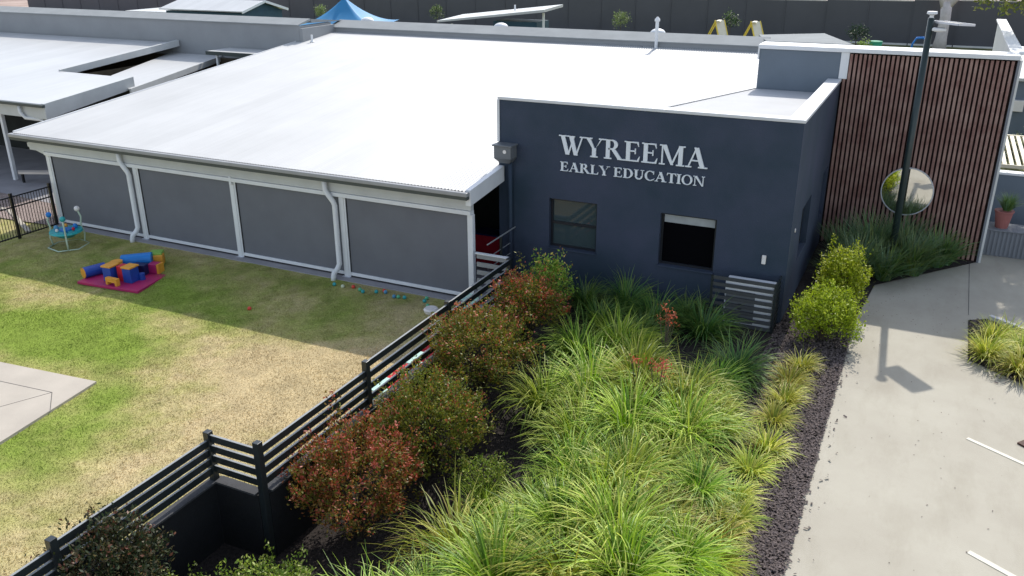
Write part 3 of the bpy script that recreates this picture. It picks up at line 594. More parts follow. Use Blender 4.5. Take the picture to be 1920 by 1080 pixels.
for x,y in ((-32.5,21.95),(-30.45,22.75)): MB().box(x-.04,x+.04,y-.04,y+.04,.02,.42).build('leg','black',bn)
# second roof piece poking out under the main roof edge
ca=thing('canopy','flat white canopy roof with dark green front edge left of the main roof','canopy',(-29.6,32.3,0))
# (stands on its own posts in the courtyard)
MB().box(-31.6,-27.57,31.9,33.43,4.12,4.17).build('roof_sheet','roof',ca); MB().box(-31.65,-27.57,31.83,31.898,4.0,4.165).build('edge_beam','pole',ca)
for x in (-31.2,-28.5): MB().box(x,x+.09,32.0,32.1,0,4.12).build('post','white',ca)
# ------------------------------------------------------------------ slat fence on its retaining wall
def fence_thing(): return thing('slat_fence','black horizontal slat fence running down between the lawn and the shrub bed','fence',(-9.2,14,0))
FN=fence_thing()
def panel(a,b_,ztop,zbot,ns=4,m='fence',sl=.13,parent=None,capm=True,th=.035):
    s=MB(); c=MB(); gap=(ztop-zbot-ns*sl)/(ns-1)
    for i in range(ns):
        z=ztop-sl/2-i*(sl+gap); s.beam((*a,z),(*b_,z),th,sl)
        c.beam((*a,z+sl/2+.004),(*b_,z+sl/2+.004),th+.006,.007)  # pale strip paints the bright highlight along each slat top
    o=s.build('slat_panel',m,parent)
    if capm: c.build('slat_edges','fencecap',o)
    return o
posts=[(-9.2,18.82,1.40),(-9.2,15.62,1.42),(-9.2,12.38,1.38),(-9.2,9.25,1.30),(-10.3,9.25,1.22),(-10.3,6.18,1.15),(-10.3,3.1,1.1)]
tops=[1.36,1.34,1.17,1.16,1.06,.98]
bots=[.50,.46,.42,.42,.38,.33]
for i,(x,y,z) in enumerate(posts):
    MB().box(x-.06,x+.06,y-.06,y+.06,float(gz(x,y))-.3,z).build('post','fence',FN,bevel=.006)
for i in range(6):
    a=posts[i];b_=posts[i+1]; d=Vector((b_[0]-a[0],b_[1]-a[1])).normalized()*.062
    panel((a[0]+d.x,a[1]+d.y),(b_[0]-d.x,b_[1]-d.y),tops[i],bots[i],parent=FN)
RW=thing('retaining_wall','dark sleeper retaining wall under the black slat fence','retaining wall',(-9.2,13,0))
r_=MB(); r_.box(-9.26,-9.14,9.32,18.75,-1.5,.27); r_.box(-10.24,-9.27,9.19,9.31,-1.5,.25); r_.box(-10.36,-10.245,2,9.31,-1.5,.22); r_.build('sleepers','retain',RW)
r_=MB(); r_.box(-9.30,-9.10,9.36,18.74,.275,.31); r_.box(-10.2,-9.31,9.15,9.35,.255,.29); r_.box(-10.40,-10.21,2,9.36,.225,.26); r_.build('capping','sleepercap',RW)
GT=thing('corner_slat_panel','grey slatted gate panel between the end blind and the fence corner post','gate',(-9.7,18.85,0))
panel((-10.16,18.84),(-9.27,18.84),1.37,.12,6,'fencecap',.12,GT,False); cp_=MB(); cp_.box(-10.2,-9.24,18.79,18.9,1.375,1.40); cp_.build('top_rail','white',GT)
BL=thing('balustrade','thin dark handrail leading back into the recessed side entry','railing',(-9.9,20,0))
b_=MB(); b_.tube([(-9.9,18.95,1.62),(-9.9,21.4,1.62)],.02,8); b_.tube([(-9.9,18.95,1.25),(-9.9,20.3,1.25)],.012,6); b_.tube([(-9.9,18.95,.95),(-9.9,20.3,.95)],.012,6); b_.build('rail','fencecap',BL)
for y in (19.75,): MB().box(-9.93,-9.87,y-.03,y+.03,0,1.6).build('post','fence',BL)
# black tubular fence at left
PF=thing('tubular_fence','black tubular metal pool fence left of the blinds','fence',(-26.45,16,0))
for i,y in enumerate((18.72,17.30,15.1,12.7)):
    MB().box(-26.50,-26.42,y-.04,y+.04,float(lawn_z(y))-.1,1.42+.05).build('post','pool',PF)
ys_=[18.72,17.30,15.1,12.7]
for a,b_ in zip(ys_,ys_[1:]):
    s=MB(); s.box(-26.475,-26.445,b_+.04,a-.04,1.32,1.36); s.box(-26.475,-26.445,b_+.04,a-.04,.98,1.02); s.box(-26.475,-26.445,b_+.04,a-.04,.0,.04)
    k=int((a-b_)/.1)
    for i in range(1,k): y=b_+(a-b_)*i/k; s.box(-26.468,-26.452,y-.008,y+.008,-.02,1.36)
    s.build('bar_panel','pool',PF)
# ac slat screen by the sign wall
AS=thing('slat_enclosure','dark slatted enclosure against the sign wall','screen',(-3.4,19.9,0))
for x in (-4.19,-2.66): MB().box(x-.03,x+.03,19.92,19.98,-.1,1.37).build('post','fence',AS)
M['encl']=mat('enclosure_slat',(.05,.053,.055),.6,.1,4)
panel((-4.16,19.93),(-2.69,19.93),1.37,.12,8,'encl',.085,AS,False)
sd_=MB()
for i in range(9): z=1.37-.0425-i*.145; sd_.beam((-2.66,19.99,z),(-2.66,20.6,z),.03,.085)
sd_.build('side_slats','fence',AS)
AU=thing('air_conditioner','pale grey air conditioning unit inside the dark slatted enclosure','air conditioner',(-3.3,20.25,0))
MB().box(-3.88,-2.72,20.03,20.44,.12,1.25).build('housing','white',AU,bevel=.02); fg=MB().box(-3.84,-3.14,20.018,20.029,.2,1.02).build('fan_grille','hood',AU); MB().disc((-3.49,20.012,.62),.08,14,'y',.008).build('hub','black',fg)
for x in (-3.7,-2.95): MB().box(x,x+.06,20.05,20.45,.0,.12).build('foot','black',AU)
# ------------------------------------------------------------------ solar light pole
LP=thing('light_pole','tall dark green solar light pole in front of the batten screen','light pole',(-.38,25.8,.1))
MB().tube([(-.38,25.8,.1),(-.38,25.8,3.2),(-.38,25.8,7.1)],[.095,.09,.08],16).build('pole','pole',LP,smooth=True)
MB().tube([(-.38,25.8,.1),(-.38,25.8,.13)],.2,16).build('base_flange','pole',LP)
MB().tube([(-.38,25.8,7.1),(-.38,25.8,7.16),(-.38,25.8,7.2),(-.38,25.8,7.26)],[.05,.05,.13,.12],16).build('top_dome','white',LP)
d_=Vector((.66,-.75,0)); n_=Vector((.75,.66,0)); o_=Vector((-.42,26.02,6.98))
def pp(a,b_,z): return tuple(o_+d_*a+n_*b_+Vector((0,0,z)))
sp=MB(); sp.hexa([pp(0,0,0),pp(1.05,0,0),pp(1.05,.46,-.03),pp(0,.46,-.03)],[pp(0,0,.04),pp(1.05,0,.04),pp(1.05,.46,.01),pp(0,.46,.01)])
SP=sp.build('solar_panel','panel',LP); fr=MB()
q_=[pp(-.02,-.02,.02),pp(1.07,-.02,.02),pp(1.07,.48,-.01),pp(-.02,.48,-.01)]
for a in range(4): fr.beam(q_[a],q_[(a+1)%4],.035,.055)
fr.build('panel_frame','alu',SP)
MB().box(-.32,.02,25.66,25.94,6.78,6.86).build('lamp_head','white',LP,bevel=.02); MB().box(-.26,-.04,25.70,25.90,6.765,6.778).build('lamp_lens','whiteplastic',LP)
# ------------------------------------------------------------------ background
BF=thing('boundary_fence','long tall charcoal steel boundary fence across the back of the yard','fence',(-30,89,0))
xs_=[8.2-i*3.72 for i in range(36)]
for i in range(35):
    x1_,x0_=xs_[i],xs_[i+1]; t=i/24; zt=round(max(2.8,3.98-1.35*t)/.14)*.14
    p_=MB().box(x0_+.05,x1_-.05,88.98,89.05,0,zt).build('panel','bfence',BF)
    MB().box(x0_+.05,x1_-.05,88.95,89.09,zt+.001,zt+.10).build('top_rail','bfencecap',p_)
    MB().box(x1_-.05,x1_+.05,88.93,89.10,0,zt+.06).build('post','bfence',BF)
    MB().box(x0_+.05,x1_-.05,88.9,88.975,0,.16).build('plinth','kerb',p_)
SS=thing('shade_sail','blue conical shade sail with white peak rising over the back parapet','shade sail',(-44.0,60,0))
Vs=[];Fs=[];n=48;rr=14
def sq(a):
    c,s=math.cos(a),math.sin(a); m_=max(abs(c),abs(s)); 
    k=1/m_; cc=abs(abs(c)-abs(s)); return k*(.86+.14*(1-cc)**2)
for j in range(rr+1):
    t=j/rr
    for i in range(n):
        a=2*math.pi*i/n+.5; rad=.12+4.3*t*sq(a)/1.2; z=4.75-2.0*(1-(1-t)**1.9)+.35*t*t*(abs(math.cos(2*(a)))*-1+.5)*.6
        Vs.append((rad*math.cos(a+.35),rad*math.sin(a+.35),z))
for j in range(rr):
    for i in range(n): a=j*n+i;b_=j*n+(i+1)%n; Fs.append((a,b_,b_+n,a+n))
so_=npmesh('canopy',Vs,Fs,'sail',SS,smooth=True); 
MB().tube([(-44.0,60,4.7),(-44.0,60,4.85),(-44.0,60,4.95)],[.22,.2,.08],14).build('peak_cap','white',SS)
MB().tube([(-44.0,60,0),(-44.0,60,4.7)],.08,10).build('mast','white',SS)
GB=thing('gabled_cottage','small white gabled roof building behind the left parapet','building',(-57,60,0))
g=MB(); xa,xb=-61.6,-52.2
g.hexa([(xa,57.2,3.60),(xb,57.2,3.60),(xb,60,4.28),(xa,60,4.28)],[(xa,57.2,3.68),(xb,57.2,3.68),(xb,60,4.38),(xa,60,4.38)]); g.hexa([(xa,60,4.28),(xb,60,4.28),(xb,62.8,3.5),(xa,62.8,3.5)],[(xa,60,4.38),(xb,60,4.38),(xb,62.8,3.58),(xa,62.8,3.58)])
g.build('roof','roof',GB); MB().prism([(-61.2,57.6),(-52.5,57.6),(-52.5,62.4),(-61.2,62.4)],0,3.5).build('wall','bluewall',GB)
MB().add([(-52.55,57.6,3.5),(-52.55,62.4,3.5),(-52.55,60,4.24),(-52.65,57.6,3.5),(-52.65,62.4,3.5),(-52.65,60,4.24)],[(0,1,2),(5,4,3),(0,3,4,1),(1,4,5,2),(2,5,3,0)]).build('gable','bluewall',GB)
g=MB(); g.beam((xb,57.1,3.60),(xb,60,4.32),.06,.2); g.beam((xb,60,4.32),(xb,62.9,3.5),.06,.2); g.build('barge_boards','white',GB)
SK=thing('skillion_shelter','long shelter with tilted white skillion roof behind the back parapet','shelter',(-27,55,0))
g=MB(); g.hexa([(-31.6,53.5,3.80),(-23.4,53.2,4.72),(-23.4,56.3,4.85),(-31.6,57.2,3.95)],[(-31.6,53.5,3.92),(-23.4,53.2,4.88),(-23.4,56.3,5.02),(-31.6,57.2,4.08)]); g.build('roof','roof',SK)
MB().box(-27.5,-24.3,54,56,0,4.0).build('shed_wall','bluewall',SK)
for x in (-30.8,-23.9): MB().box(x,x+.12,54,54.12,0,3.7 if x<-30 else 4.6).build('post','white',SK)
for x in (-26.6,): MB().tube([(x,55.5,4.4),(x,55.5,4.95)],.06,8).build('vent_pipe','white',SK)
SW2=thing('storage_roof','low white roof slab behind the parapet at far left','building',(-75,70,0)); MB().box(-73.5,-65.6,64,69.5,2.6,2.72).build('roof','roof',SW2); MB().box(-73,-66,64.5,69,0,2.58).build('wall','bfence',SW2)
for k,(x,lab) in enumerate(((-13.75,'yellow legged cream slide frame showing above the parapet, left of the dark sapling'),(-11.4,'yellow legged cream slide frame showing above the parapet, right of the dark sapling'))):
    t=thing('slide_frame',lab,'play equipment',(x,60,0),'cream and yellow slide frames in the back yard')
    for s in (-1,1):
        MB().beam((x-.1,60+s*.3,4.0),(x-2.0,60+s*.3,0),.05,.07).build('ladder_rail','yellow',t)
    MB().hexa([(x+.0,59.6,3.95),(x+.22,59.6,3.95),(x+.22,60.4,3.95),(x,60.4,3.95)],[(x-.05,59.6,4.03),(x+.17,59.6,4.03),(x+.17,60.4,4.03),(x-.05,60.4,4.03)]).build('top_step','cream',t)
    MB().beam((x+.1,60,4.0),(x+1.9,57.6,.1),.62,.06).build('slide_chute','cream',t)
    c_=MB()
    for s in (-1,1): c_.beam((x+.1+s*.26,60+s*.2,4.03),(x+1.9+s*.26,57.6+s*.2,.13),.05,.1)
    c_.build('chute_edge','yellow',t)
tb=thing('tub','round green plastic tub on the yard ground by the boundary fence','tub',(-5.0,79,0)); 
MB().tube([(-5.0,79,0),(-5.0,79,1.15)],[.42,.5],20).build('body','green_tub',tb,smooth=False); MB().tube([(-5.0,79,1.15),(-5.0,79,1.24)],.53,20).build('rim','ball_green',tb)
for k,(x,y,s,m_,lab) in enumerate(((-3.9,78,.35,'stone','small pale boulder left of the rock pile behind the batten screen'),(-3.1,77.5,.5,'stone','large pale boulder in the rock pile behind the batten screen'),(-2.5,78.2,.42,'terracotta','reddish boulder in the middle of the rock pile'),(-2.0,77.4,.45,'stone','pale boulder at the right of the rock pile by the blue climber'))):
    b_=MB().ball((x,y,s*.55),s,9,6,.7).build('boulder',m_); b_.data.transform(Matrix.Identity(4)); tag(b_,lab,'rock','rocks in the back yard')
cb_=thing('climbing_arch','small blue metal climbing arch beside the rock pile','play equipment',(-1.7,79,0))
for s in (-.4,.4):
    MB().tube([(-2.3,79+s,0),(-2.25,79+s,1.1),(-2.0,79+s,1.6),(-1.5,79+s,1.65),(-1.1,79+s,1.3),(-1.0,79+s,0)],.07,8).build('side_tube','bblue',cb_,smooth=True)
g=MB(); 
for x,z in ((-2.28,.5),(-2.25,1.1),(-2.0,1.6),(-1.5,1.65),(-1.08,1.0)): g.tube([(x,78.6,z),(x,79.4,z)],.04,6)
g.build('rungs','bblue',cb_)
# ------------------------------------------------------------------ plants
def leafcloud(n_tips,per,rx,rz,cz,leaf,cols,tipcol,red,seed,flat=.55,up=.35,twig=.26):
    """leaf sprays round twig ends through an uneven crown; colours belong to old and new leaves"""
    r=np.random.default_rng(seed); th=r.uniform(0,2*np.pi,n_tips); ph=np.arccos(r.uniform(-.55,1,n_tips)); rad=r.uniform(.45,1.0,n_tips)**.55
    lump=.80+.2*np.sin(3*th+seed)*np.sin(2*ph+1)+.12*np.sin(7*th+2*seed)+r.uniform(-.10,.14,n_tips)+.28*(r.random(n_tips)<.06)
    D=np.stack([np.sin(ph)*np.cos(th),np.sin(ph)*np.sin(th),np.cos(ph)],-1); C0=D*np.array([rx,rx,rz])*(rad*lump)[:,None]+[0,0,cz]
    d=D+[0,0,up]+r.normal(0,.25,(n_tips,3)); d/=np.linalg.norm(d,axis=1)[:,None]
    k=np.repeat(np.arange(n_tips),per); t=r.uniform(0,1,len(k)); L=twig*(.6+.8*r.random(n_tips))[k]
    P=C0[k]+d[k]*(t*L)[:,None]+r.normal(0,1,(len(k),3))*(leaf*1.5*(1.15-t*.8))[:,None]
    ax=d[k]*.8+r.normal(0,.65,(len(k),3)); ax/=np.linalg.norm(ax,axis=1)[:,None]
    sd=np.cross(ax,r.normal(0,1,(len(k),3))+[0,0,1.2]); sd/=np.linalg.norm(sd,axis=1)[:,None]
    s=leaf*r.uniform(.6,1.25,len(k))
    A=P-ax*s[:,None]*.5; T=P+ax*s[:,None]*.6; S1=P+sd*(s*.27)[:,None]; S2=P-sd*(s*.27)[:,None]
    V=np.stack([A,S1,T,S2],1).reshape(-1,3); F=np.arange(len(V)).reshape(-1,4)
    cols=np.array(cols); c=cols[r.integers(0,len(cols),len(k))]*r.uniform(.7,1.25,(len(k),1))
    isred=(r.random(len(k))<np.clip((t-.35)*1.7,0,1)*(red*(.35+1.3*r.random(n_tips)))[k]*np.clip((P[:,2]-cz+rz*.6)/rz,.15,1.1))
    tc=np.array(tipcol); c=np.where(isred[:,None],tc[r.integers(0,len(tc),len(k))]*r.uniform(.75,1.2,(len(k),1)),c)
    return V,F,np.repeat(c,4,0),C0
def shrub_mesh(parent,seed,rx,rz,cz,leaf,cols,tip,red,tips=150,per=46,mat_='leaf',up=.35,twig=.26):
    V,F,C,C0=leafcloud(tips,per,rx,rz,cz,leaf,cols,tip,red,seed,up=up,twig=twig)
    npmesh('foliage',V,F,mat_,parent,col=C)
    b=MB(); r=random.Random(seed)
    for i in range(0,min(len(C0),46)):
        e=C0[i]; b.tube([(r.uniform(-.06,.06),r.uniform(-.06,.06),0),(e[0]*.35,e[1]*.35,e[2]*.55),tuple(e)],[.022,.013,.005],5,False)
    s=b.build('stems','stem',None); s.parent=parent
OLD=[(.14,.17,.015),(.19,.20,.02),(.09,.13,.012),(.24,.21,.02)]
REDT=[(.40,.085,.03),(.34,.12,.03),(.52,.17,.10),(.28,.06,.025)]
COP=[(.20,.14,.02),(.25,.15,.022),(.13,.13,.015),(.27,.10,.02)]
def shrub(name,label,x,y,seed,rx,rz,cz,leaf,cols,tip,red,group=None,**kw):
    t=thing(name,label,'shrub',(x,y,float(gz(x,y))-.02 if x>-10.6 else -1.0),group); shrub_mesh(t,seed,rx,rz,cz,leaf,cols,tip,red,**kw); return t
GS='red tipped shrubs along the slat fence'
shrub('red_tipped_shrub','large coppery red tipped shrub nearest the fence jog',-8.15,10.4,1,1.12,1.0,1.2,.062,COP+OLD[:1],REDT,.75,GS,tips=330,up=.8,twig=.34)
shrub('red_tipped_shrub','round olive shrub with bronze tips below the fence post midway up the bed',-7.8,12.4,2,1.08,.95,1.05,.062,OLD,REDT,.24,GS,tips=310,up=.9,twig=.36)
shrub('red_tipped_shrub','big orange tinged shrub third up along the slat fence',-8.0,14.9,3,1.12,.9,1.0,.062,OLD+COP[:1],REDT,.36,GS,tips=310,up=.9,twig=.36)
shrub('red_tipped_shrub','bright red tipped shrub beside the small green bush near the building',-7.85,16.95,4,.85,.78,.92,.06,OLD,REDT,.60,GS,tips=210,up=.9,twig=.34)
shrub('red_tipped_shrub','dark glossy shrub overlapping the fence in the bottom left corner',-10.05,6.75,5,.80,.95,1.2,.07,[(.03,.05,.02),(.045,.06,.02),(.06,.05,.02)],[(.16,.07,.04),(.12,.10,.03)],.35,GS,tips=260,per=42)
shrub('green_shrub','small light green bush with yellow tips at the recess corner',-8.0,18.6,6,.55,.75,.75,.075,[(.24,.36,.04),(.32,.42,.06),(.18,.28,.03)],[(.6,.42,.10),(.55,.25,.08)],.3,None,tips=90,per=34,up=1.0,twig=.34)
LIM=[(.27,.33,.012),(.36,.42,.015),(.19,.25,.01)]
GG='lime green bushes at the drive edge'
shrub('green_shrub','upright lime green bush at the drive edge, the farther of the pair',-1.32,21.9,7,.46,.80,.85,.07,LIM,[(.50,.52,.06)],.4,GG,tips=150,per=42,up=1.4,twig=.4)
shrub('green_shrub','rounded lime green bush at the drive edge, the nearer of the pair',-1.50,20.05,18,.66,.62,.62,.065,LIM,[(.46,.50,.05)],.35,GG,tips=200,per=42,up=1.0,twig=.34)
GCV=[(.20,.28,.03),(.28,.34,.04),(.14,.22,.025)]
shrub('ground_cover_bush','low spreading green bush at the very bottom, under the fence jog',-8.0,7.8,11,.95,.5,.55,.06,GCV,[(.42,.44,.15)],.3,None,tips=160,per=36,up=.9)
shrub('ground_cover_bush','low green bush at the bottom edge beside the overlapping corner shrub',-9.1,7.2,12,.75,.4,.42,.06,GCV,[(.42,.44,.15)],.3,None,tips=110,per=36,up=.9)
shrub('low_bush','small fine leaved green bush between the olive shrub and the grasses',-6.45,12.0,13,.5,.38,.35,.05,GCV,[(.40,.40,.10)],.2,None,tips=70,per=36,up=1.0)
# strappy grass clumps
def clump_mesh(N,L0,w0,cols,seed,spread=.16,droop=1.35,lean=(.05,.95),seg=5):
    r=np.random.default_rng(seed); az=r.uniform(0,2*np.pi,N); tilt=r.uniform(*lean,N)**1.0; L=L0*r.uniform(.6,1.12,N); rb=spread*np.sqrt(r.random(N)); ab=az+r.normal(0,.5,N)
    bx,by=rb*np.cos(ab),rb*np.sin(ab); bend=droop*r.uniform(.45,1.25,N); tw=r.normal(0,.35,N)
    stray=r.random(N)<.07; bend=np.where(stray,bend*.35,bend); L=np.where(stray,L*1.05,L)
    pts=[];x=np.zeros(N);z=np.zeros(N)
    for j in range(seg+1):
        pts.append((x.copy(),z.copy())); t=(j+.5)/seg; th=tilt+bend*t**1.6; x=x+np.sin(th)*L/seg; z=z+np.cos(th)*L/seg
    V=[]
    for j,(x,z) in enumerate(pts):
        t=j/seg; w=w0*r.uniform(.7,1.2,N)*(1-t**2.2)*.5+.0015; a2=az+tw*t*.6
        cx,cy=bx+x*np.cos(a2),by+x*np.sin(a2); sx,sy=-np.sin(az+tw*t),np.cos(az+tw*t)
        V.append(np.stack([cx-sx*w,cy-sy*w,z],-1)); V.append(np.stack([cx+sx*w,cy+sy*w,z+w*.35],-1))
    V=np.stack(V,1); k=2*(seg+1); base=(np.arange(N)*k)[:,None]
    F=np.concatenate([base+np.array([2*j,2*j+1,2*j+3,2*j+2]) for j in range(seg)],0)
    cols=np.array(cols); c=cols[r.integers(0,len(cols),N)]*r.uniform(.72,1.25,(N,1)); C=np.repeat(c[:,None,:],k,1)
    tipw=(np.arange(k)//2/seg)**3; C=C*(1-.2*tipw[None,:,None])+np.array([.42,.44,.14])*(.2*tipw)[None,:,None]
    return V.reshape(-1,3),F,C.reshape(-1,3)
BR1=[(.26,.38,.015),(.38,.48,.03),(.12,.23,.012),(.52,.57,.12)]; BR2=[(.19,.35,.02),(.30,.44,.025),(.42,.52,.10),(.08,.18,.012)]; YE=[(.38,.40,.05),(.32,.38,.05),(.46,.42,.10),(.20,.29,.03)]
SHADED=[(.06,.16,.025),(.11,.22,.03),(.18,.26,.035),(.035,.10,.02)]  # darker grass greens with the wall's shade painted into the leaf colour
SM=[(.60,.56,.10),(.44,.48,.05),(.68,.62,.20),(.24,.32,.03)]; BLU=[(.09,.19,.10),(.14,.25,.13),(.11,.21,.07),(.22,.28,.10)]
protos={}
def proto(key,*a,mat_='blade',**k):
    V,F,C=clump_mesh(*a,**k); me=npmesh('blades_'+key,V,F,mat_,col=C,smooth=True); d=me.data; bpy.data.objects.remove(me); protos[key]=d
proto('b1',470,1.45,.030,BR1,31,droop=1.9,lean=(.02,.8)); proto('b2',450,1.4,.030,BR2,32,droop=2.2,lean=(.02,.75)); proto('b3',430,1.4,.028,BR1+YE,33,droop=2.0,lean=(.03,.9)); proto('y1',380,1.2,.026,YE,34,droop=1.8,lean=(.03,.9))
proto('d1',340,1.25,.022,SHADED,35,mat_='darkblade',droop=1.9); proto('d2',320,1.1,.022,SHADED,36,mat_='darkblade',droop=1.6)
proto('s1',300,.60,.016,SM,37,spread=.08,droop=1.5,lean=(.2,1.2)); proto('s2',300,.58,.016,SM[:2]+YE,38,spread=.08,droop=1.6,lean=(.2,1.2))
proto('t1',420,1.15,.02,BLU,39,mat_='darkblade',droop=.9,lean=(.02,.6)); proto('t2',420,1.0,.02,BLU+SHADED,40,mat_='darkblade',droop=1.0,lean=(.02,.7))
proto('w1',260,.75,.012,BR2,41,droop=1.0,lean=(0,.8))
def clump(key,x,y,s,label,group,z=None,rz=None,name='strappy_grass_clump',cat='ornamental grass'):
    o=bpy.data.objects.new(name,protos[key]); COL.objects.link(o); o.location=(x,y,(float(gz(x,y)) if z is None else z)); o.rotation_euler=(random.uniform(-.2,.2),random.uniform(-.2,.2),random.uniform(0,6.28) if rz is None else rz)
    o.scale=(s*random.uniform(.92,1.08),s*random.uniform(.92,1.08),s*random.uniform(.9,1.1)); tag(o,label,cat,group); return o
MIDL='bright green strappy grass clump in the crowded middle of the garden bed'; FRL='bright green strappy grass clump at the bottom edge of the picture'; BKL='bright green strappy grass clump at the back edge of the sunlit bed'
BIG=[(-6.4,16.45,1,'b2'),(-5.61,17.2,.95,'b1'),(-6.25,14.3,1.05,'b2'),(-5.52,15.19,1.0,'b1'),(-4.61,15.62,1,'b1'),(-3.58,15.6,.95,'b3'),(-4.25,13.86,1.05,'b1'),(-5.02,13.06,1,'b2'),(-3.14,13.96,1,'b3'),(-2.75,14.5,.7,'b1'),(-3.0,15.3,.7,'b3'),(-5.74,9.86,1.15,'b3'),(-5.0,11.2,.8,'y1'),(-4.62,12.07,.95,'b2'),(-3.73,12.31,.95,'b3'),(-3.28,12.89,.85,'y1'),(-2.75,13.1,.65,'y1'),(-4.34,10.67,1,'b2'),(-3.43,10.65,1.05,'b3'),(-2.76,11.35,.75,'y1'),(-2.25,11.9,.6,'y1'),(-2.97,9.9,1,'b1'),(-3.75,9.5,1,'b3'),(-4.7,9.1,1.05,'b2'),(-5.5,8.5,1,'b2'),(-2.3,10.6,.75,'b1'),(-6.35,8.2,.95,'b2'),(-4.9,16.5,.8,'b3'),(-3.5,14.7,.8,'b1'),(-4.5,12.9,.85,'b3'),(-3.1,11.0,.8,'b2'),(-4.9,10.0,.85,'b1'),(-2.6,12.5,.7,'b2'),(-3.2,16.2,.7,'b2'),(-5.3,14.3,.9,'b3'),(-3.9,14.8,.9,'b2'),(-4.0,11.5,.85,'b1')]
for i,(x,y,s,k) in enumerate(BIG):
    if k=='y1': lab,g='yellowing strappy grass clump toward the drive side of the bed','yellowing grass clumps'
    elif y<10 : lab,g=FRL,'grass clumps at the bottom edge'
    elif y>15.5: lab,g=BKL,'grass clumps at the back of the sunlit bed'
    else: lab,g=MIDL,'grass clumps in the middle of the bed'
    if (x,y)==(-5.74,9.86): lab,g='largest arching light green grass clump, right of the coppery shrub',None
    clump(k,x,y,s,lab,g)
clump('w1',-6.2,11.5,1.1,'fine green grass tuft between the olive shrub and the big arching clump',None)
for x,y in ((-7.8,7.3),(-7.35,7.8),(-8.3,7.0)): clump('w1',x,y,.9,'low wispy green grass tuft at the bottom left of the bed','wispy tufts in the lower corner',name='grass_tuft')
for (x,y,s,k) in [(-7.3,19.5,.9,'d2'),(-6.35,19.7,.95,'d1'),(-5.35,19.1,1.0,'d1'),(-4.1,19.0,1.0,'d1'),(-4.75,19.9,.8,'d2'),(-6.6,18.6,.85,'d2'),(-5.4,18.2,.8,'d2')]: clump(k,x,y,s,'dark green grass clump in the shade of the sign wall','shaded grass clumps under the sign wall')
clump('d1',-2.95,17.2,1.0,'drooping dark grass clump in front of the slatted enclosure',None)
for i,(x,y) in enumerate([(-1.67,18.2),(-1.85,17.4),(-1.75,16.5),(-1.84,15.67),(-1.78,14.52),(-1.9,13.66),(-1.95,12.74),(-1.85,12.1),(-1.95,11.5),(-1.85,10.9)]):
    clump(('s1','s2')[i%2],x,y,(.95,1.1,1,1.1,1.15,1.1,1,1.05,1.1,1.1)[i],'small yellow striped grass tuft in the row beside the mulch strip','small tufts along the mulch strip',name='variegated_grass_tuft')
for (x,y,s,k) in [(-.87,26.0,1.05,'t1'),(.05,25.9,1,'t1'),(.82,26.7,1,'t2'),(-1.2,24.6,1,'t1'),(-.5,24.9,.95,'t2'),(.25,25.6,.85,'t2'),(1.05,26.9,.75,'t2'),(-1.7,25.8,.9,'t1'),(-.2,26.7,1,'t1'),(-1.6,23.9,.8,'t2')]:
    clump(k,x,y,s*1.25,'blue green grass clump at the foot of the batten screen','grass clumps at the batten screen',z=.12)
for i,(x,y,s) in enumerate([(2.15,21.5,1.2),(2.55,21.9,1.15),(2.02,20.6,1.35),(2.75,21.1,1.2),(2.65,20.1,1.3),(3.3,20.9,1.2),(3.5,19.6,1.2),(4.4,19.9,1.2)]): clump(('s1','s2')[i%2],x,y,s,'green and cream tuft in the island bed at the right edge','tufts in the island bed',z=.12,name='variegated_grass_tuft')
def relabel(group,what,marks):
    import collections
    items=[o for o in bpy.data.objects if o.get('group')==group and o.parent is None]; by=collections.defaultdict(list)
    for o in items:
        m_=min(marks,key=lambda q:(q[0]-o.location.x)**2+(q[1]-o.location.y)**2); by[m_[2]].append(o)
    W_=['nearest','second','third','fourth','fifth','sixth','seventh','eighth','ninth','tenth']
    for k,v in by.items():
        v.sort(key=lambda o:o.location.y)
        for i,o in enumerate(v): o['label']=what+' '+k+('' if len(v)==1 else ', '+(W_[i]+' from camera' if i else 'nearest the camera'))
relabel('grass clumps in the middle of the bed','bright strappy grass clump',[(-6.5,11.5,'right of the coppery shrub'),(-6.3,13.5,'right of the olive shrub'),(-4.6,15,'by the lower red flowers'),(-2.8,14.5,'beside the upper yellow tufts'),(-4.3,12.6,'in the centre of the bed'),(-2.8,11.8,'beside the lower yellow tufts'),(-4.2,10.8,'just above the front row')])
relabel('grass clumps at the bottom edge','bright strappy clump at the picture bottom',[(-6,8.2,'on the shrub side'),(-4.6,9.2,'under the big arching clump'),(-3.2,9.8,'on the drive side')])
relabel('grass clumps at the back of the sunlit bed','light green clump',[(-6.2,16.8,'left of the tall red flowers'),(-4.4,16.2,'at the foot of the tall red flowers'),(-3.2,16,'near the drooping dark clump')])
relabel('yellowing grass clumps','yellowing strappy grass clump',[(-5,11.2,'right of the coppery shrub'),(-3.3,12.9,'in mid bed'),(-2.4,11.8,'by the lower tufts'),(-2.5,13.1,'by the middle tufts')])
relabel('small tufts along the mulch strip','small yellow striped tuft',[(-1.7,18.5,'under the lime bush'),(-1.8,16.2,'in the upper part of the mulch row'),(-1.8,13.8,'in the middle of the mulch row'),(-1.9,11.5,'at the lower end of the mulch row')])
relabel('shaded grass clumps under the sign wall','dark green grass clump',[(-7.2,19.6,'below the left window'),(-5.2,19,'below the right window'),(-4.1,19.1,'left of the slatted enclosure'),(-6.2,18.5,'behind the sunlit clumps')])
relabel('grass clumps at the batten screen','blue green grass clump',[(-1.4,24.5,'behind the lime bushes'),(-.4,25.6,'at the light pole base'),(.9,26.7,'near the right end of the batten screen')])
relabel('tufts in the island bed','green and cream island bed tuft',[(2.1,21,'at the left end'),(2.7,21,'in the middle'),(4,20,'at the right end')])
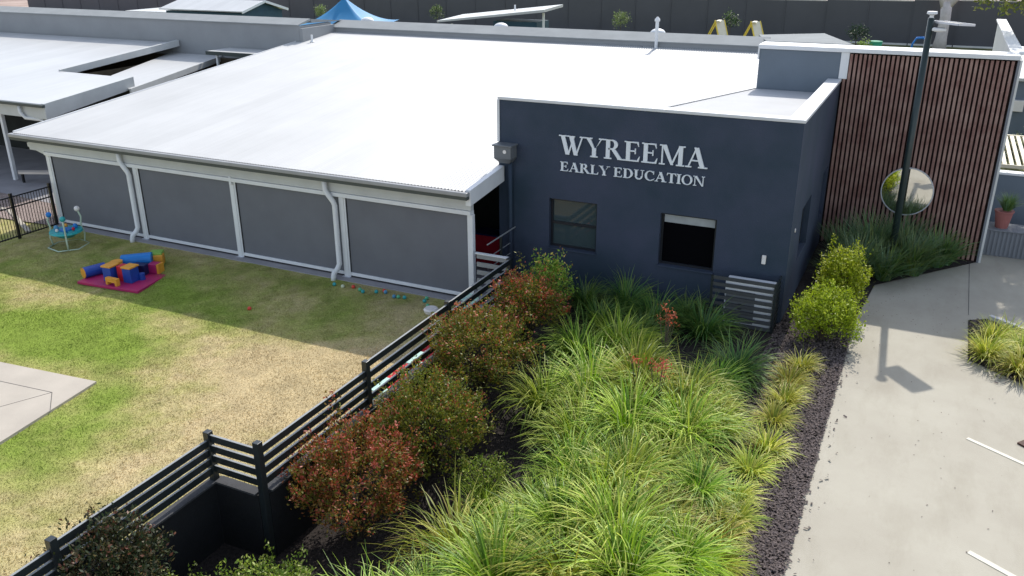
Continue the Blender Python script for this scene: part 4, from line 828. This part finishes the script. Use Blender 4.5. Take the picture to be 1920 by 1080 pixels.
relabel('wispy tufts in the lower corner','low wispy green tuft left of the front clumps',[(0,0,'by the shrub')])
# kangaroo paws
def paw(label,x,y,h,seed,n=6):
    t=thing('kangaroo_paw',label,'flower',(x,y,float(gz(x,y)))); r=random.Random(seed); b=MB(); V=[];F=[];C=[]
    for i in range(n):
        a=r.uniform(0,6.28); e=Vector((math.cos(a)*r.uniform(.05,.22),math.sin(a)*r.uniform(.05,.22),h*r.uniform(.78,1))); b.tube([(0,0,0),(e.x*.4,e.y*.4,e.z*.6),tuple(e)],[.012,.01,.006],5,False)
        for k in range(26):
            p=e+Vector((r.gauss(0,.06),r.gauss(0,.06),r.gauss(0,.05))); d=Vector((r.gauss(0,1),r.gauss(0,1),r.gauss(.5,.8))).normalized(); u=d.cross(Vector((r.random(),r.random(),r.random()))).normalized(); s=r.uniform(.035,.07); m0=len(V)
            V+= [p-d*s*.5,p+u*s*.2,p+d*s*.6,p-u*s*.2]; F.append((m0,m0+1,m0+2,m0+3)); c=r.choice([(.62,.07,.04),(.55,.12,.07),(.70,.16,.12)]); C+=[c]*4
    s_=b.build('stems','trunk',None); s_.parent=t; npmesh('flowers',[tuple(v) for v in V],F,'leaf',t,col=np.array(C))
paw('red kangaroo paw flowers standing above the grass in front of the dark wall',-4.42,16.75,1.62,3,8)
paw('lower cluster of red kangaroo paw flowers amid the bright grass',-3.95,14.6,1.45,5,6)
paw('faint pinkish flower head poking from the grass left of the lower red flowers',-4.5,15.0,1.25,9,2)
# saplings, yard plants, trees
def sapling(label,x,y,h,r_,cols,seed):
    t=thing('sapling',label,'tree',(x,y,0),None); V,F,C,C0=leafcloud(26,26,r_,h*.32,h*.68,.16,cols,cols,0,seed,twig=.3); npmesh('foliage',V,F,'leaf',t,col=C)
    s=MB().tube([(0,0,0),(0,0,h*.8)],[.05,.02],6).build('trunk','trunk',None); s.parent=t
LG=[(.16,.22,.07),(.22,.28,.10)];DG=[(.02,.045,.02),(.03,.06,.025)]
sapling('pale sapling at the boundary fence left of the blue shade sail',-66.2,85.5,1.9,.5,LG,1); sapling('small sapling at the boundary fence right of the blue shade sail',-50.4,85.5,2.5,.55,LG+DG,2)
sapling('light green sapling at the fence left of the tall vent pipe',-29.3,85.5,2.3,.62,LG,3); sapling('dark sapling between the two slide frames',-18.4,85.5,2.6,.62,DG+LG[:1],4); sapling('dark bushy sapling by the green tub',-7.1,85.5,1.7,.6,DG,5)
t=thing('leafy_plant','low lime green leafy plant beside the green tub','plant',(-6.0,78.5,0)); V,F,C,C0=leafcloud(20,22,.6,.4,.55,.2,[(.25,.38,.08)],[(.3,.4,.1)],0,9,twig=.25); npmesh('foliage',V,F,'leaf',t,col=C)
T=thing('gum_tree','pale smooth barked gum tree forking above the boundary fence','tree',(-.25,87.5,0))
tr=MB(); tr.tube([(-.3,87.5,-.1),(-.25,87.5,1),(-.2,87.5,2.6),(-.28,87.5,3.9)],[.62,.48,.44,.46],14)
tr.tube([(-.3,87.5,3.4),(-.75,87.5,4.6),(-1.0,87.5,6.2),(-1.6,87.6,9)],[.40,.34,.28,.15],12); tr.tube([(-.2,87.5,3.5),(.6,87.4,4.5),(1.3,87.2,5.6),(2.6,87,8.6)],[.34,.27,.23,.12],12); tr.tube([(-.3,87.5,3.6),(-.1,87.6,5),(-.1,87.7,8.5)],[.38,.28,.15],12)
s=MB(); s.v=[(v[0]+.25,v[1]-87.5,v[2]) for v in tr.v]; s.f=tr.f; o=s.build('trunk','bark',None,smooth=True); o.parent=T
V,F,C,C0=leafcloud(260,60,5.2,3.2,10.4,.28,[(.05,.08,.03),(.08,.11,.04),(.11,.14,.06)],[(.12,.15,.07)],.1,44,twig=.9); npmesh('crown',V,F,'leaf',T,col=C)
T2=thing('leafy_tree','yellow green leafy tree reaching into the top right corner','tree',(4.3,35.0,0))
s=MB().tube([(1.5,0,0),(1.4,0,3),(.9,0,5.5),(-.2,0,8.2)],[.28,.22,.14,.05],10).build('trunk','trunk',None,smooth=True); s.parent=T2
V,F,C,C0=leafcloud(560,70,3.4,2.8,8.7,.16,[(.20,.26,.05),(.14,.20,.04),(.28,.32,.08)],[(.36,.38,.10)],.2,45,twig=.8); npmesh('crown',V,F,'leaf',T2,col=C)
BH=thing('hedge_plants','dark leafy bushes in the courtyard behind the coping','shrub',(4.6,41.5,0)); V,F,C,C0=leafcloud(120,40,1.7,.8,.6,.12,[(.03,.08,.04),(.05,.10,.05)],[(.5,.5,.3)],.25,46,twig=.4); npmesh('foliage',V,F,'leaf',BH,col=C)
PP=thing('planter_pot','pinkish terracotta pot on the fluted bench wall','pot',(2.45,28.75,.93)); MB().tube([(2.45,28.75,.93),(2.45,28.75,1.42)],[.17,.25],20).build('pot','terracotta',PP,smooth=False); MB().tube([(2.45,28.75,1.42),(2.45,28.75,1.46)],.27,20).build('rim','terracotta',PP)
o=clump('t2',2.5,28.75,.62,'dark spiky plant growing in the pinkish pot',None,z=1.44,name='potted_plant',cat='plant')
# ------------------------------------------------------------------ toys on the lawn
def toyz(y): return float(lawn_z(y))
K=1.012
def rotbox(cx,cy,z0,z1,wx,wy,ang):
    c,s=math.cos(ang),math.sin(ang); q=[(-wx/2,-wy/2),(wx/2,-wy/2),(wx/2,wy/2),(-wx/2,wy/2)]; p=[(cx+a*c-b*s,cy+a*s+b*c) for a,b in q]; return MB().prism(p,z0,z1)
mt=MB(); mz=-.09
mp=[(-21.45,15.42),(-19.25,15.62),(-19.72,17.95),(-21.85,17.75)]
mt.prism(mp,mz-.08,mz); o=mt.build('play_mat','magenta',bevel=.01); tag(o,'magenta foam play mat on the shaded lawn','play mat')
G_='foam blocks on the play mat'
def foam(name,label,build): t=thing(name,label,'foam block',(0,0,0),G_); build(t); return t
def recenter(t,loc):
    for c in t.children: c.data.transform(Matrix.Translation(-Vector(loc)))
    t.location=loc
def f1(t):
    MB().tube([(-21.5,15.72,.06),(-21.32,16.32,.06)],.16,20).build('roll','blue',t,smooth=False)
    MB().tube([(-21.505,15.70,.06),(-21.5,15.718,.06)],.155,20).build('end_cap','orange',t)
recenter(foam('foam_roll','blue foam roll with orange end lying at the left corner of the mat',f1),(-21.4,16,-.1))
def f2(x,y,lab):
    def f(t): rotbox(x,y,mz,.34,.30,.34,.1).build('body','blue',t,bevel=.015); rotbox(x,y,.342,.39,.34,.38,.1).build('top_pad','orange',t,bevel=.01)
    recenter(foam('foam_pillar',lab,f),(x,y,mz))
f2(-20.62,15.95,'navy foam pillar with orange top, left of the red block'); f2(-20.02,16.12,'navy foam pillar with orange top, right of the red block')
def f3(t): rotbox(-20.30,16.12,mz,.36,.26,.26,.1).build('body','red',t,bevel=.015)
recenter(foam('foam_block','upright red foam block between the two pillars',f3),(-20.3,16.1,mz))
def f4(t):
    b=MB(); b.box(-20.50,-20.06,15.62,15.74,.0,.12); b.box(-20.50,-20.42,15.62,15.74,mz,-.001); b.box(-20.14,-20.06,15.62,15.74,mz,-.001); b.build('arch','orange',t)
recenter(foam('foam_arch','small orange foam arch in front of the red block',f4),(-20.28,15.68,mz))
def f5(t): MB().tube([(-20.95,16.65,.18),(-20.25,17.15,.22)],.21,20).build('roll','bblue',t)
recenter(foam('foam_roll','big bright blue foam roll behind the pillars',f5),(-20.6,16.9,mz))
def f6(t): rotbox(-20.35,17.42,mz,.36,.36,.36,.6).build('lower','lime',t,bevel=.02); rotbox(-20.22,17.36,.0,.30,.28,.30,.6).build('face','orange',t,bevel=.02)
recenter(foam('foam_cube','lime and orange foam block at the far side of the mat',f6),(-20.3,17.4,mz))
def f7(t): rotbox(-19.98,16.95,mz,.20,.28,.28,.2).build('body','magenta',t,bevel=.015); rotbox(-19.80,16.99,mz,.20,.07,.28,.2).build('face','orange',t,bevel=.01)
recenter(foam('foam_cube','magenta and orange foam cube on the right of the mat',f7),(-19.95,16.95,mz))
def f8(t): rotbox(-20.25,16.68,mz,.22,.42,.26,.2).build('body','navy',t,bevel=.015)
recenter(foam('foam_block','near black navy foam block behind the right pillar',f8),(-20.25,16.68,mz))
def f9(t): MB().tube([(-19.86,16.35,mz),(-19.86,16.35,.1)],.09,16).build('body','blue',t)
recenter(foam('foam_cylinder','small upright blue cylinder on the mat right of the pillars',f9),(-19.86,16.35,mz))
def f10(t): MB().tube([(-20.82,16.35,.26),(-20.82,16.35,.33)],.17,20).build('disc','orange',t); MB().tube([(-20.82,16.35,mz),(-20.82,16.35,.258)],.13,16).build('stem','navy',t)
recenter(foam('foam_disc','tan foam disc on a dark stand behind the left pillar',f10),(-20.8,16.35,mz))
# baby activity jumper
J=thing('baby_jumper','teal and white baby activity jumper standing by the first blind','baby jumper',(-24.3,17.45,toyz(17.3)))
jz=toyz(17.3); cx_,cy_=-24.3,17.45
for k,a in enumerate((200,320,80)):
    a=R(a); c,s=math.cos(a),math.sin(a); r0=.56
    lg=MB().tube([(cx_+r0*c*.95,cy_+r0*s*.95,jz+.03),(cx_+(r0+.02)*c,cy_+(r0+.02)*s,jz+.3),(cx_+(r0-.05)*c,cy_+(r0-.05)*s,jz+.62),(cx_+(r0-.0)*c,cy_+r0*s,jz+.86),(cx_+(r0-.08)*c,cy_+(r0-.08)*s,jz+1.02+.1*(k==2))],.028,8).build('leg','palegreen',J,smooth=True)
    MB().ball((cx_+(r0-.08)*c,cy_+(r0-.08)*s,jz+1.05+.1*(k==2)),.09,10,6).build('leg_cap',('bblue','ball_teal','whiteplastic')[k],lg,smooth=True)
bb=MB()
for k in range(3):
    a0=R((200,320,440)[k]); a1=R((320,440,560)[k]); bb.tube([(cx_+.54*math.cos(a0),cy_+.54*math.sin(a0),jz+.04),(cx_+.60*math.cos(a0+.5),cy_+.60*math.sin(a0+.5),jz+.03),(cx_+.60*math.cos(a1-.5),cy_+.60*math.sin(a1-.5),jz+.03),(cx_+.54*math.cos(a1),cy_+.54*math.sin(a1),jz+.04)],.022,8)
bb.build('base_frame','palegreen',J,smooth=True)
MB().tube([(cx_,cy_,jz+.46),(cx_,cy_,jz+.50),(cx_,cy_,jz+.56)],[.42,.50,.48],20).build('tray','teal',J)
MB().tube([(cx_,cy_,jz+.34),(cx_,cy_,jz+.455)],[.22,.40],20,False).build('skirt','teal',J)
MB().tube([(cx_,cy_,jz+.561),(cx_,cy_,jz+.60)],[.2,.19],18).build('seat','bblue',J)
for k,(a,m_,r_) in enumerate(((10,'red',.05),(70,'bblue',.08),(140,'orange',.06),(205,'ball_blue',.08),(265,'whiteplastic',.05),(320,'bblue',.07))):
    MB().ball((cx_+.3*math.cos(R(a)),cy_+.3*math.sin(R(a)),jz+.62),r_,10,6,1.2).build('toy',m_,J,smooth=True)
# balls
BALL=[(-14.4,18.2,'teal','teal','leftmost teal ball on the grass left of the last downpipe'),(-14.09,18.17,'pale','pale','pale green ball at the foot of the last downpipe'),(-13.8,18.27,'red','red','orange red ball just right of the last downpipe'),(-13.51,18.18,'green','green','green ball touching a teal ball left of centre under the last blind'),(-13.36,18.10,'teal','teal','teal ball touching a green ball under the last blind'),(-13.01,18.24,'teal','teal','lone teal ball below the bottom bar of the last blind'),(-12.84,18.38,'red','red','red ball beside a pale blue ball near the slab edge'),(-12.76,18.32,'blue','blue','pale blue ball beside a red ball near the slab edge'),(-12.38,18.16,'blue','blue','pale blue ball, left one of three in a row'),(-12.26,18.19,'green','green','green ball, middle one of three in a row'),(-12.08,18.22,'teal','teal','teal ball, right one of three in a row'),(-11.5,18.42,'green','green','green ball at the top of the three near the fence'),(-11.46,18.24,'teal','teal','teal ball in the middle of the three near the fence'),(-11.22,18.01,'green','green','green ball nearest the white dish'),(-15.6,16.05,'red','red','red ball alone on the open shaded lawn')]
for x,y,c,_,lab in BALL:
    z=toyz(y)+.055; o=MB().ball((0,0,0),.055,14,8).build('play_ball','ball_'+c,smooth=True); o.location=(x,y,z); tag(o,lab,'ball','play balls on the lawn')
DB=MB().tube([(-10.98,17.77,toyz(17.8)),(-10.98,17.77,toyz(17.8)+.1),(-10.98,17.77,toyz(17.8)+.14)],[.17,.2,.16],20).build('dish','whiteplastic'); tag(DB,'upturned white plastic dish on the lawn by the fence','dish')
# mint toddler chair and tables behind the fence, red cloth
def mtable(label,x,y):
    z=toyz(y); t=thing('toddler_table',label,'table',(x,y,z),'small mint tables behind the slat fence')
    rotbox(x,y,z+.48,z+.51,.34,.62,0).build('tabletop','mint',t,bevel=.008)
    rotbox(x,y,z+.24,z+.26,.30,.56,0).build('shelf','mint',t)
    for a in (-.14,.14):
        for b_ in (-.28,.28): MB().tube([(x+a,y+b_,z),(x+a,y+b_,z+.56)],.014,6).build('leg','white',t)
mtable('mint table behind the middle bay of the slat fence, nearer the building',-9.62,14.75); mtable('mint table behind the middle bay of the slat fence, nearer the camera',-9.62,13.35)
Ch=thing('toddler_chair','mint toddler chair standing by the corner slat panel','chair',(-9.85,17.9,toyz(17.9)))
z=toyz(17.9)+.02
MB().box(-10.05,-9.7,17.75,18.05,z+.28,z+.31).build('seat','mint',Ch,bevel=.008); MB().box(-10.05,-9.7,18.03,18.06,z+.32,z+.60).build('backrest','mint',Ch,bevel=.008); MB().box(-10.2,-9.98,17.95,18.2,z+.40,z+.43).build('armrest','mint',Ch,bevel=.006)
for a in (-10.03,-9.72):
    for b_ in (17.77,18.03): MB().tube([(a,b_,z-.03),(a,b_,z+.28)],.015,6).build('leg','mint',Ch)
rc_=MB(); gxn=16; V=[];F=[]
for i in range(17):
    for j in range(31):
        x=-10.05+.62*i/16; y=13.6+2.6*j/30; V.append((x,y,toyz(y)+.10+.07*math.sin(i*1.3+j*.7)*math.cos(j*1.1)+.03*math.sin(j*2.3+i)))
for i in range(16):
    for j in range(30): k=i*31+j; F.append((k,k+31,k+32,k+1))
o=npmesh('red_cloth',V,F,'redcloth',smooth=True); tag(o,'crumpled red cloth lying on the lawn behind the slat fence','cloth')
# rusty edge at the right
o=MB().prism([(2.47,16.85),(2.85,17.35),(3.2,16.7),(2.9,16.5)],.1,.135).build('drain_cover','rust'); tag(o,'dark rusty drain cover on the concrete at the right edge','drain cover')
# leaf litter specks on the drive
n=150; bx=rng.uniform(-.8,2.2,n); by=rng.uniform(10,26,n); bx[:70]=rng.uniform(-.6,1.6,70); by[:70]=rng.uniform(21.5,25.5,70); s=rng.uniform(.01,.026,n); az=rng.uniform(0,6.28,n)
P=np.stack([bx,by,np.full(n,.112)],-1); u=np.stack([np.cos(az),np.sin(az),0*az],-1)*s[:,None]; v=np.stack([-np.sin(az),np.cos(az),0*az+.2],-1)*(s*.45)[:,None]
tag(npmesh('leaf_litter',np.stack([P-u,P+v,P+u,P-v],1).reshape(-1,3),np.arange(4*n).reshape(-1,4),'chip'),label='small dark leaf specks scattered on the concrete driveway',cat='leaf litter',kind='stuff')
